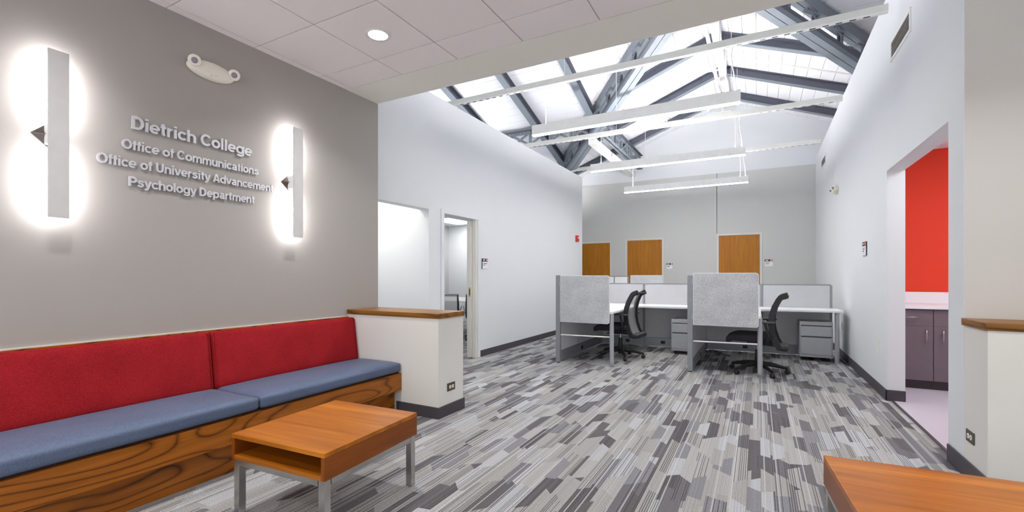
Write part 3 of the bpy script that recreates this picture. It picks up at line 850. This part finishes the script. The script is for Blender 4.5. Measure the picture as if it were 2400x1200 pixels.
# ---------------------------------------------------------------- sconces
def sconce(Y, label):
    o = thing('wall_sconce', (XW, Y, 2.045), label, 'wall lamp', 'vertical bar sconces on the taupe wall')
    y0, y1 = Y - .044, Y + .044; z0, z1 = 1.575, 2.508
    MB().box(-3.449, -3.440, y0, y1, z0, z1).build('face_plate', 'plate', o, bevel=.001, seg=1)
    MB().box(-3.475, -3.4495, y0 + .012, y1 - .012, z0 + .01, z1 - .01).build('lamp_channel', 'white_metal', o)
    for a, b in ((z0 + .03, 1.955), (2.13, z1 - .03)):
        MB().box(-3.480, -3.4755, y0 + .014, y1 - .014, a, b).build('lamp_strip', 'e_sconce', o)
    MB().box(-3.54, -3.476, y0 + .012, y1 - .008, 1.99, 2.10).build('bracket', 'white_metal', o, bevel=.003)
    pv = [(XW + h_, Y - .012 + a_ * q_, 2.048 + b_ * q_) for h_, q_ in ((0, .070), (.006, .070), (.034, .022), (.05, .022)) for a_, b_ in ((1, 0), (0, 1), (-1, 0), (0, -1))]
    MB().add(pv, [(i * 4 + k, i * 4 + (k + 1) % 4, i * 4 + 4 + (k + 1) % 4, i * 4 + 4 + k) for i in range(3) for k in range(4)] + [(12, 13, 14, 15)]).build('canopy', 'nickel', o, bevel=.002)
sconce(1.036, 'larger looking lit bar sconce left of the lettering')
sconce(2.548, 'smaller looking lit bar sconce right of the lettering')

# ---------------------------------------------------------------- emergency lights
def emergency(name_loc, face, label):
    """face: +1 wall normal is +X, -1 wall normal is -X; local y along the wall"""
    o = thing('emergency_light', name_loc, label, 'emergency light', 'white twin head emergency lights')
    f = face
    def bul(p, t): return (0, 0, 0)
    body = MB(); n, m_ = 24, 8
    vs = []; fs = []
    for i in range(m_ + 1):
        a = i / m_ * pi / 2
        for k in range(n):
            b = 2 * pi * k / n
            ry, rz_ = .165 * cos(a) ** .5 if i < m_ else 0, .064 * cos(a) ** .5 if i < m_ else 0
            vs.append((f * (.004 + .062 * sin(a) ** .9), ry * cos(b), rz_ * sin(b) - .012 * 1))
    for i in range(m_):
        for k in range(n):
            q = (i * n + k, i * n + (k + 1) % n, (i + 1) * n + (k + 1) % n, (i + 1) * n + k)
            fs.append(q if f > 0 else q[::-1])
    body.add(vs, fs, True); body.build('housing', 'ivory', o, True)
    for sg in (-1, 1):
        c = Vector((f * .062, sg * .138, .006)); ax = Vector((f * .75, -.35 if f > 0 else -.5, -.30)).normalized()
        hd = MB().lathe([(.024, -.05), (.038, -.03), (.041, 0), (.040, .010), (.036, .013), (.022, .013)], c, ax, 20).build('lamp_head', 'ivory', o, True)
        MB().lathe([(.020, .0), (.020, .0150), (.010, .017)], c, ax, 16).build('lens', 'lens', hd, True)
    MB().box(f * .058 - .004, f * .058 + .004, .0, .012, -.052, -.046).box(f * .055 - .004, f * .055 + .004, -.03, -.016, -.056, -.05).build('indicator', 'slot', o, True)
emergency((XW, 1.90, 2.765), 1, 'white twin head emergency light on the taupe wall')
emergency((XR, 9.05, 2.66), -1, 'white twin head emergency light on the right white wall')

# ---------------------------------------------------------------- downlights
def downlight(x, y_, label):
    o = thing('downlight', (x, y_, HC), label, 'downlight', 'round recessed ceiling downlights')
    MB().lathe([(.072, -.002), (.094, -.003), (.096, .0), (.072, .001)], (x, y_, HC - .001), (0, 0, 1), 32).build('trim_ring', 'white_metal', o)
    MB().lathe([(.0, -.0035), (.071, -.0035)], (x, y_, HC), (0, 0, 1), 32).build('lens', 'e_down', o)
    ld = bpy.data.lights.new('downlight_lamp', 'AREA'); ld.shape = 'DISK'; ld.size = .13; ld.energy = W_DOWN; ld.spread = R(125)
    ld.color = (1, .99, .975)
    lo = bpy.data.objects.new('lamp', ld); lo.location = (0, 0, -.006); lo.parent = o; col.objects.link(lo)
downlight(-2.537, 2.558, 'round lit downlight in the tiled ceiling')
for x, y_ in ((-2.537, .7055), (-2.537, -1.147), (1.17, 2.558), (1.17, .7055), (1.17, -1.147)):
    downlight(x, y_, 'round downlight overhead, outside the picture')

# ---------------------------------------------------------------- lamps of the side rooms
def troffer(x0, x1, ya, yb, z, mat, label):
    o = thing('ceiling_lamp', ((x0 + x1) / 2, (ya + yb) / 2, z), label, 'ceiling lamp')
    MB().box(x0 - .02, x1 + .02, ya - .02, yb + .02, z - .006, z).build('frame', 'white_metal', o)
    MB().box(x0, x1, ya, yb, z - .009, z - .0065).build('diffuser', mat, o)
troffer(-5.3, -4.1, 3.8, 4.4, 2.6, 'e_hall', 'square lit ceiling lamp in the side hall')
troffer(-6.95, -6.35, 8.65, 9.85, 2.6, 'e_conf', 'lit ceiling panel in the conference room')
troffer(-5.6, -4.4, 5.6, 6.2, 2.6, 'e_conf', 'second ceiling panel in the conference room, out of sight')
troffer(1.75, 2.95, 5.0, 5.6, 2.75, 'e_kitch', 'ceiling lamp in the kitchenette')

# ---------------------------------------------------------------- workstations
PX1, PX2 = -2.528, -.772        # divider centre lines
PY1, PY2 = 6.08, 6.30           # front ends
def ybk(x): return 8.15 + (x + 2.5) * .085      # back run
HP, HB, HT = 1.255, 1.115, .752
def partition(x, ya, yb, ztop, label):
    o = thing('partition', (x, (ya + yb) / 2, 0), label, 'partition', 'grey office partitions')
    n = 3; L = (yb - ya - .06) / n
    MB().box(x - .032, x + .032, ya - .012, ya + .045, .012, HP).build('end_post', 'panelgrey', o, bevel=.004)
    MB().box(x - .02, x + .02, ya - .005, ya + .03, 0, .014).build('foot', 'black', o)
    for k in range(n):
        a, b = ya + .05 + k * L, ya + .05 + (k + 1) * L - .008
        MB().box(x - .026, x + .026, a, b, .17, ztop - .02).build('fabric_panel', 'panfab', o, bevel=.003)
        MB().box(x - .028, x + .028, a, b, .03, .165).build('base_raceway', 'panelgrey', o)
    MB().box(x - .028, x + .028, ya + .04, yb, ztop - .02, ztop).build('top_rail', 'panelgrey', o)
    MB().box(x + .0285, x + .033, ya + .9, ya + .97, .06, .12).build('power_outlet', 'black', o)
    return o
partition(PX1, PY1, ybk(PX1), HB, 'grey partition at the left end of the workstations')
partition(PX2, PY2, ybk(PX2), HB, 'grey partition between the two workstations')
def back_run(xs, label, first, ps):
    o = thing('partition', (xs[0], ybk(xs[0]), 0), label, 'partition', 'grey office partitions')
    for a, b in zip(xs[:-1], xs[1:]):
        def seg(z0, z1, th, inset, mat, nm, yo=0):
            p, q = Vector((a + inset, ybk(a + inset) + yo, (z0 + z1) / 2)), Vector((b - inset, ybk(b - inset) + yo, (z0 + z1) / 2))
            return MB().beam(p, q, th, z1 - z0).build(nm, mat, o)
        seg(.17, HB - .018, .05, .018, 'panfab', 'fabric_panel')
        seg(.02, .165, .054, .018, 'panelgrey', 'base_raceway')
        seg(HB - .018, HB, .056, 0, 'panelgrey', 'top_rail')
    for x in xs[(0 if first else 1):]:
        MB().beam((x, ybk(x), .01), (x, ybk(x), HB - .018), .034, .06, (0, 1, 0)).build('post', 'panelgrey', o)
    for x in ps:
        MB().box(x - .035, x + .035, ybk(x) - .033, ybk(x) - .026, .065, .115).build('power_outlet', 'black', o)
    return o
back_run([PX1, -1.77, PX2], 'low grey back partition of the left workstation', False, (-2.05, -1.45))
back_run([PX2, .055, .985], 'low grey back partition of the right workstation', False, (-.18, .32))
def screen(x0, x1, y_, z0, z1, label, grp='felt privacy screens'):
    o = thing('felt_screen', ((x0 + x1) / 2, y_, z0), label, 'screen', grp)
    def rr(ix, dz, r_):
        a0, a1, b0, b1 = x0 + ix, x1 - ix, z0 + dz, z1 - dz
        pts = []
        for cx, cz, s0 in ((a1 - r_, b1 - r_, 0), (a0 + .006, b1 - .006, 90), (a0 + .006, b0 + .006, 180), (a1 - r_, b0 + r_, 270)):
            rad = r_ if cx > (a0 + a1) / 2 else .006
            for k in range(6):
                t = R(s0 + 90 * k / 5); pts.append((cx + rad * cos(t), cz + rad * sin(t)))
        return pts
    MB().poly([(a, y_ + .006, b) for a, b in rr(0, 0, .035)], (0, .014, 0)).build('edge_band', 'top', o)
    MB().poly([(a, y_ - .001, b) for a, b in rr(.006, .006, .032)], (0, .007, 0)).build('felt_face', 'felt', o)
    MB().poly([(a, y_ + .020, b) for a, b in rr(.006, .006, .032)], (0, .006, 0)).build('felt_face', 'felt', o)
    for zc in (z0 + .11, z1 - .11): MB().box(x0 - .010, x0 + .004, y_, y_ + .02, zc - .03, zc + .03).build('clamp', 'alu', o)
screen(PX1 + .034, -1.774, PY1 - .012, .588, 1.252, 'speckled grey felt screen on the left workstation')
screen(PX2 + .034, .012, PY2 - .012, .612, 1.285, 'speckled grey felt screen on the right workstation')
def desk(px, py, xi, xe, lx, ly, label, endleg):
    yb0, yb1 = ybk(px) - .03, ybk(xe) - .03
    o = thing('desk', (px + .4, py + .8, 0), label, 'desk', 'white L shaped desks')
    dpt = .60
    xs = px + .032
    pts = [(xs, py + .018), (xi - .02, py + .018), (xi, py + .04), (xi, ybk(xi) - dpt - .14), (xi + .10, ybk(xi + .1) - dpt), (xe, ybk(xe) - dpt), (xe, yb1), (xs, yb0)]
    MB().poly([(a, b, HT - .028) for a, b in pts], (0, 0, .028)).build('worktop', 'top', o, bevel=.003)
    MB().tube([(lx, ly, .0), (lx, ly, HT - .029)], .029, 14).build('leg', 'ped', o)
    MB().lathe([(.024, 0), (.031, .006), (.031, .045)], (lx, ly, 0), (0, 0, 1), 14).build('leg_foot', 'alu', o)
    MB().tube([(xs + .004, py + .02, .40), (lx - .028, ly, .405)], .010, 8).build('stretcher', 'white_metal', o)
    if endleg:
        MB().tube([(endleg[0], endleg[1], 0), (endleg[0], endleg[1], HT - .029)], .029, 14).build('leg', 'ped', o)
    MB().beam((xs + .1, ybk(xs) - .1, HT - .05), (xe - .1, ybk(xe - .1) - .1, HT - .05), .03, .04).build('support_rail', 'alu', o)
desk(PX1, PY1, -1.745, PX2 - .033, -1.757, PY1 + .05, 'white L shaped desk of the left workstation', None)
desk(PX2, PY2, .042, 1.06, .026, PY2 + .06, 'white L shaped desk of the right workstation', (.995, 7.90))
def pedestal(x0, x1, yf, depth, z1, label):
    o = thing('file_pedestal', ((x0 + x1) / 2, yf + depth / 2, 0), label, 'file cabinet', 'grey mobile file pedestals')
    z0 = .055
    MB().box(x0, x1, yf + .012, yf + depth, z0, z1).build('body', 'ped', o, bevel=.004)
    h = z1 - z0
    for k, (a, b) in enumerate(((z0 + .04, z0 + .58 * h), (z0 + .60 * h, z1 - .055))):
        d = MB().box(x0 + .018, x1 - .018, yf, yf + .016, a, b - .012).build('drawer_front', 'ped', o, bevel=.003)
        MB().box(x0 + .018, x1 - .018, yf + .004, yf + .014, b - .012, b + .004).build('finger_pull', 'dkgrey', d)
    MB().lathe([(.010, 0), (.010, .008)], (x1 - .035, yf + .012, z1 - .03), (0, -1, 0), 12).build('lock', 'chrome', o)
    for cx in (x0 + .05, x1 - .05):
        for cy in (yf + .06, yf + depth - .06):
            MB().lathe([(.018, -.011), (.026, -.009), (.026, .009), (.018, .011)], (cx, cy, .026), (1, 0, 0), 14).build('caster', 'black', o)
pedestal(-1.215, -.83, 7.60, .55, .552, 'grey file pedestal partly hidden behind the right felt screen')
pedestal(.545, .955, 7.94, .42, .575, 'grey file pedestal beside the right white wall')

# far row of partitions behind the desks
fp = thing('partition', (-2.95, 10.42, 0), 'low pale partition glimpsed behind the left desk', 'partition')
for a, b in ((-3.35, -2.93), (-2.915, -2.62)):
    MB().box(a, b, 10.40, 10.44, .05, 1.225).build('fabric_panel', 'top', fp, bevel=.003)
MB().box(-3.36, -2.6, 10.395, 10.445, 1.225, 1.24).build('top_rail', 'panelgrey', fp)
for x in (-2.9225, -2.60): MB().box(x - .012, x + .012, 10.395, 10.445, 0, 1.225).build('post', 'panelgrey', fp)
fp2 = thing('partition', (-2.58, 9.5, 0), 'grey partition running behind the left desk towards the oak door', 'partition')
MB().box(-2.60, -2.55, 8.25, 10.38, .05, 1.08).build('fabric_panel', 'panfab', fp2)
MB().box(-2.605, -2.545, 8.25, 10.38, 0, .05).build('base_raceway', 'panelgrey', fp2)
screen(-2.55, -1.83, 10.40, .60, 1.258, 'far speckled felt screen in front of the middle oak door')
fp3 = thing('desk', (-2.2, 9.8, 0), 'white desk of the far row, mostly hidden', 'desk')
MB().box(-2.54, -1.85, 8.3, 10.38, .724, .752).build('worktop', 'top', fp3)
MB().tube([(-1.87, 10.33, 0), (-1.87, 10.33, .724)], .028, 10).build('leg', 'ped', fp3)
MB().tube([(-1.87, 8.36, 0), (-1.87, 8.36, .724)], .028, 10).build('leg', 'ped', fp3)

# ---------------------------------------------------------------- office chairs
def office_chair(x, y_, rz, label):
    o = thing('office_chair', (x, y_, 0), label, 'office chair', 'black office chairs at the workstations', R(rz))
    # local: faces -x, back at +x
    B = lambda mb, nm, mt, **k: mb.build(nm, mt, k.pop('parent', o), True, **k)
    for k in range(5):
        a = R(14 + 72 * k); dx, dy = cos(a), sin(a)
        B(MB().tube([(.03 * dx, .03 * dy, .125), (.17 * dx, .17 * dy, .112), (.33 * dx, .33 * dy, .078)], [.034, .028, .018], 8), 'base_leg', 'black')
        c = Vector((.335 * dx, .335 * dy, .03)); ax = Vector((-dy, dx, 0))
        cs = B(MB().lathe([(.018, -.024), (.029, -.020), (.030, -.004), (.030, .004), (.029, .020), (.018, .024)], c, ax, 14), 'caster', 'black')
        B(MB().tube([(c.x, c.y, .03), (c.x, c.y, .085)], .010, 8), 'caster_stem', 'black', parent=cs)
    B(MB().lathe([(.032, .06), (.034, .10), (.034, .16), (.030, .25), (.028, .30)], (0, 0, 0), (0, 0, 1), 16), 'column_cover', 'black')
    B(MB().lathe([(.014, .29), (.014, .38)], (0, 0, 0), (0, 0, 1), 12), 'gas_lift', 'chrome')
    B(MB().rbox((.02, 0, .395), (.14, .085, .030), .02, 6), 'mechanism', 'black')
    B(MB().tube([(-.06, -.07, .39), (-.10, -.2, .385), (-.11, -.26, .385)], .007, 6), 'lever', 'black')
    def bul(p, t):
        fr = (1 - t[0]) / 2
        return (0, 0, -.05 * max(0, -t[0] - .55) ** 1.2 * 2 + (.012 * (1 - t[1] ** 2) if t[2] > 0 else 0) + .02 * max(0, t[0] - .3))
    B(MB().rbox((-.08, 0, .468), (.27, .245, .042), .036, 12, bul), 'seat', 'seatfab')
    B(MB().rbox((-.06, 0, .425), (.22, .20, .012), .010, 6), 'seat_pan', 'black')
    # back: profile (x, z)
    prof = [(.255, .345), (.21, .43), (.175, .54), (.160, .65), (.168, .76), (.197, .86), (.238, .945), (.262, .980), (.325, 1.002)]
    hw_ = lambda z: .21 - .035 * max(0, (z - .7) / .3)
    for sg in (-1, 1):
        pts = [(px, sg * hw_(pz), pz) for px, pz in prof]
        m = MB()
        for (p, q) in zip(pts[:-1], pts[1:]):
            m.beam(p, Vector(q) + (Vector(q) - Vector(p)).normalized() * .008, .036, .062, (1, 0, .2))
        B(m, 'back_rail', 'black')
    px, pz = prof[-1]; B(MB().beam((px - .03, -hw_(pz) - .016, pz - .010), (px - .03, hw_(pz) + .016, pz - .010), .09, .026), 'top_rail', 'black')
    px, pz = prof[0]; B(MB().rbox((px + .03, 0, pz + .012), (.055, .215, .032), .02, 6), 'bottom_rail', 'black')
    vs = []; fs = []
    for px, pz in prof:
        for k in (-1, -.5, 0, .5, 1): vs.append((px + .012 * (1 - k * k), k * (hw_(pz) - .014), pz))
    for i in range(len(prof) - 1):
        for k in range(4): fs.append((i * 5 + k, i * 5 + k + 1, i * 5 + 6 + k, i * 5 + 5 + k))
    B(MB().add(vs, fs, True), 'back_mesh', 'mesh')
    B(MB().beam((.06, 0, .385), (.26, 0, .37), .10, .04), 'back_support', 'black')
    for sg in (-1, 1):
        yy = sg * .275
        B(MB().tube([(.10, sg * .20, .42), (.12, yy - sg * .01, .43), (.14, yy, .50), (.10, yy, .66)], [.018, .02, .018, .016], 8), 'arm_post', 'black')
        B(MB().rbox((.09, yy, .675), (.115, .04, .014), .012, 6), 'arm_pad', 'dkgrey')
    return o
office_chair(-1.85, 6.93, -6, 'black mesh back office chair at the left workstation')
office_chair(.0, 6.66, -4, 'black mesh back office chair at the right workstation')

# ---------------------------------------------------------------- conference room furniture
def conf_chair(x, y_, rz, label):
    o = thing('conference_chair', (x, y_, 0), label, 'chair', 'grey mesh chairs in the conference room', R(rz))
    B = lambda mb, nm, mt: mb.build(nm, mt, o, True)
    for k in range(4):
        a = R(45 + 90 * k); dx, dy = cos(a), sin(a)
        B(MB().tube([(.02 * dx, .02 * dy, .14), (.18 * dx, .18 * dy, .12), (.30 * dx, .30 * dy, .065)], [.024, .02, .014], 8), 'base_leg', 'ped')
        B(MB().lathe([(.02, -.02), (.03, -.016), (.03, .016), (.02, .02)], (.30 * dx, .30 * dy, .03), (-dy, dx, 0), 12), 'caster', 'black')
    B(MB().lathe([(.025, .10), (.022, .38)], (0, 0, 0), (0, 0, 1), 12), 'column', 'black')
    B(MB().rbox((0, 0, .44), (.23, .22, .02), .018, 8), 'seat', 'mesh')
    for sg in (-1, 1):
        B(MB().tube([(-.20, sg * .22, .45), (.15, sg * .22, .44), (.22, sg * .22, .52), (.26, sg * .22, .70), (.31, sg * .215, .88)], [.013, .016, .022, .020, .014], 8), 'side_rail', 'dkgrey')
        B(MB().tube([(.22, sg * .23, .50), (.15, sg * .27, .62), (-.05, sg * .275, .64)], .013, 8), 'arm', 'panelgrey')
    B(MB().tube([(.30, -.235, .885), (.31, 0, .89), (.30, .235, .885)], .020, 8), 'top_rail', 'panelgrey')
    vs = [(px, k * .21, pz) for px, pz in ((.22, .52), (.26, .70), (.305, .87)) for k in (-1, 0, 1)]
    B(MB().add(vs, [(0, 1, 4, 3), (1, 2, 5, 4), (3, 4, 7, 6), (4, 5, 8, 7)], True), 'back_mesh', 'mesh')
conf_chair(-5.42, 7.35, -58, 'grey mesh conference chair seen from behind through the doorway')
conf_chair(-4.85, 7.56, -56, 'grey mesh conference chair beside the pocket door edge')
ct = thing('conference_table', (-5.9, 8.3, 0), 'white conference table seen through the doorway', 'table')
MB().box(-6.9, -5.0, 7.7, 9.0, .705, .735).build('table_top', 'top', ct, bevel=.01)
for x in (-6.6, -5.35):
    MB().tube([(x, 8.35, .02), (x, 8.35, .705)], .05, 14).build('leg', 'ped', ct)
    MB().box(x - .05, x + .05, 7.95, 8.75, 0, .03).build('foot', 'ped', ct, bevel=.008)

# ---------------------------------------------------------------- kitchenette
def cabinet(x0, x1, hx, label, drawer_h):
    yf = 6.50
    o = thing('base_cabinet', ((x0 + x1) / 2, 6.8, 0), label, 'cabinet', 'mauve grey base cabinets')
    MB().box(x0, x1, yf + .0195, 7.11, .10, .884).build('body', 'cab', o)
    MB().box(x0, x1, yf + .05, 7.10, 0, .10).build('toe_kick', 'kick', o)
    dw = MB().box(x0 + .0015, x1 - .0015, yf, yf + .019, .7005, .872).build('drawer', 'cab', o, bevel=.002)
    dr = MB().box(x0 + .0015, x1 - .0015, yf, yf + .019, .106, .6985).build('door', 'cab', o, bevel=.002)
    a, b = drawer_h
    MB().tube([(a, yf, .795), (a, yf - .03, .795), (b, yf - .03, .795), (b, yf, .795)], .006, 8).build('pull', 'chrome', dw)
    MB().tube([(hx, yf, .655), (hx, yf - .03, .655), (hx, yf - .03, .535), (hx, yf, .535)], .006, 8).build('pull', 'chrome', dr)
cabinet(1.285, 1.674, 1.612, 'mauve grey cabinet at the left, with drawer and door pulls', (1.44, 1.545))
cabinet(1.676, 2.10, 1.750, 'mauve grey cabinet cut off by the opening', (1.85, 1.95))
ctp = thing('countertop', (1.9, 6.8, .885), 'white kitchenette countertop with upstand', 'countertop')
MB().box(1.284, 3.0, 6.47, 7.115, .886, .924).build('slab', 'counter', ctp, bevel=.003)
MB().box(1.284, 3.0, 7.098, 7.118, .924, 1.055).build('upstand', 'counter', ctp, bevel=.002)

# ---------------------------------------------------------------- wall fittings
def outlet(loc, n, label, mat='bronze'):
    """horizontal duplex outlet on an x-facing wall; n = +1/-1"""
    x, y_, z = loc
    o = thing('power_outlet', loc, label, 'outlet')
    MB().box(min(x, x + n * .006), max(x, x + n * .006), y_ - .058, y_ + .058, z - .036, z + .036).build('cover_plate', mat, o, bevel=.002)
    for s_ in (-.02, .02):
        sk = MB().lathe([(.016, 0), (.016, .008), (.014, .009)], (x, y_ + s_, z), (n, 0, 0), 16).build('socket', 'ivory', o)
        MB().box(x + n * .0085 - .001, x + n * .0085 + .001, y_ + s_ - .006, y_ + s_ - .003, z - .005, z + .005).box(x + n * .0085 - .001, x + n * .0085 + .001, y_ + s_ + .003, y_ + s_ + .006, z - .005, z + .005).build('slot', 'slot', sk)
outlet((-2.446, 3.366, .247), 1, 'brown duplex outlet on the end of the left half wall')
outlet((XR, 3.75, .272), -1, 'brown duplex outlet on the right wall beneath the wood cap')
o = thing('power_outlet', (XR, 8.55, .48), 'white outlet on the right wall beside the desk leg', 'outlet')
MB().box(XR - .006, XR, 8.50, 8.60, .42, .54).build('cover_plate', 'ivory', o, bevel=.002)
MB().box(XR - .009, XR - .006, 8.53, 8.57, .445, .515).build('socket', 'frame', o)
o = thing('switch_plate', (XR, 6.166, .485), 'white blank plate low on the right wall', 'wall plate')
MB().box(XR - .006, XR, 6.125, 6.207, .42, .555).build('cover_plate', 'ivory', o, bevel=.002)
MB().box(XR - .010, XR - .006, 6.152, 6.180, .455, .52).build('rocker', 'white_metal', o)
# cable on the floor by the right wall
tag(MB().tube([(1.09, 8.5, .42), (1.085, 8.47, .2), (1.08, 8.4, .03), (1.06, 8.2, .012), (1.09, 7.95, .012), (1.10, 7.7, .012)], .008, 6).build('power_cable', 'black'),
    'black power cable hanging down to the carpet by the right wall', 'cable')

def grille(y0, y1, z0, z1, label):
    o = thing('air_grille', (XR, (y0 + y1) / 2, z0), label, 'vent', 'white air grilles high on the right wall')
    t = .028
    MB().box(XR - .010, XR, y0, y1, z0, z0 + t).box(XR - .010, XR, y0, y1, z1 - t, z1).box(XR - .010, XR, y0, y0 + t, z0 + t, z1 - t).box(XR - .010, XR, y1 - t, y1, z0 + t, z1 - t).build('frame', 'white_metal', o, bevel=.002)
    MB().box(XR - .002, XR - .001, y0 + t, y1 - t, z0 + t, z1 - t).build('duct_opening', 'slot', o)
    n = 7
    for k in range(n):
        z = z0 + t + (z1 - z0 - 2 * t) * (k + .5) / n
        MB().obox((XR - .006, (y0 + y1) / 2, z), (.004, 0, .0045), (0, (y1 - y0) / 2 - t, 0), (-.0007, 0, .0007)).build('louver', 'strut', o)
grille(4.964, 5.617, 3.31, 3.515, 'larger looking air grille high on the right wall')
grille(10.39, 11.04, 3.382, 3.577, 'small looking air grille near the back wall corner')

o = thing('fire_alarm', (XL, 10.14, 2.12), 'red fire alarm with white strobe on the left white wall', 'fire alarm')
MB().box(XL, XL + .045, 10.07, 10.21, 2.05, 2.19).build('housing', 'sred', o, bevel=.006)
MB().rbox((XL + .055, 10.15, 2.135), (.022, .03, .022), .012, 6).build('strobe', 'signw', o)
MB().box(XL + .045, XL + .050, 10.09, 10.19, 2.062, 2.10).build('horn_grille', 'sred', o)

def sign(loc, dirv, nrm, w, h, lines, label):
    """door sign; loc = lower corner at reading start"""
    o = thing('room_sign', loc, label, 'sign', 'small room signs')
    L, D, N = Vector(loc), Vector(dirv), Vector(nrm); U = Vector((0, 0, 1))
    def pl(a0, a1, b0, b1, t0, t1, nm, mt, par=o):
        c = L + D * (a0 + a1) / 2 + U * (b0 + b1) / 2 + N * (t0 + t1) / 2
        a, b, n_ = D * (a1 - a0) / 2, U * (b1 - b0) / 2, N * (t1 - t0) / 2
        if a.cross(b).dot(n_) < 0: a = -a
        return MB().obox(c, a, b, n_).build(nm, mt, par)
    pl(0, w, 0, h, 0, .012, 'backing', 'signk'); pl(.003, w, 0, h * .70, .012, .014, 'name_panel', 'signw')
    bar = pl(0, w * .66, h * .72, h, .012, .014, 'number_bar', 'signk'); pl(w * .66, w, h * .72, h, .012, .014, 'red_bar', 'signr')
    pl(w * .12, w * .45, h * .80, h * .92, .014, .0146, 'mark', 'signw'); pl(w * .74, w * .93, h * .79, h * .93, .014, .0146, 'mark', 'ivory')
    if lines:
        for k, s_ in enumerate(lines):
            text_parts(s_, w * .10, w * .10 + w * .78 * len(s_) / 10, h * (.47 - .16 * k), h * .085,
                       lambda a, b, c: tuple(L + D * a + U * b + N * (.0146 + c)), 'signg', o, .0006, .02)
    else:
        for k in range(2):
            pl(w * .12, w * (.62 - .12 * k), h * (.46 - .16 * k), h * (.53 - .16 * k), .014, .0146, 'text_line', 'signg')
sign((XL, 5.968, 1.357), (0, 1, 0), (1, 0, 0), .16, .157, ('CONFERENCE', 'ROOM'), 'small conference room sign beside the pocket doorway')
sign((XR, 6.92, 1.49), (0, -1, 0), (-1, 0, 0), .20, .165, None, 'small room sign on the right white wall')
sign((-2.05, YB, 1.424), (1, 0, 0), (0, -1, 0), .148, .143, None, 'small room sign beside the middle oak door')
sign((.142, YB, 1.468), (1, 0, 0), (0, -1, 0), .165, .158, None, 'small room sign right of the right oak door')
bpy.data.objects.remove(fo)
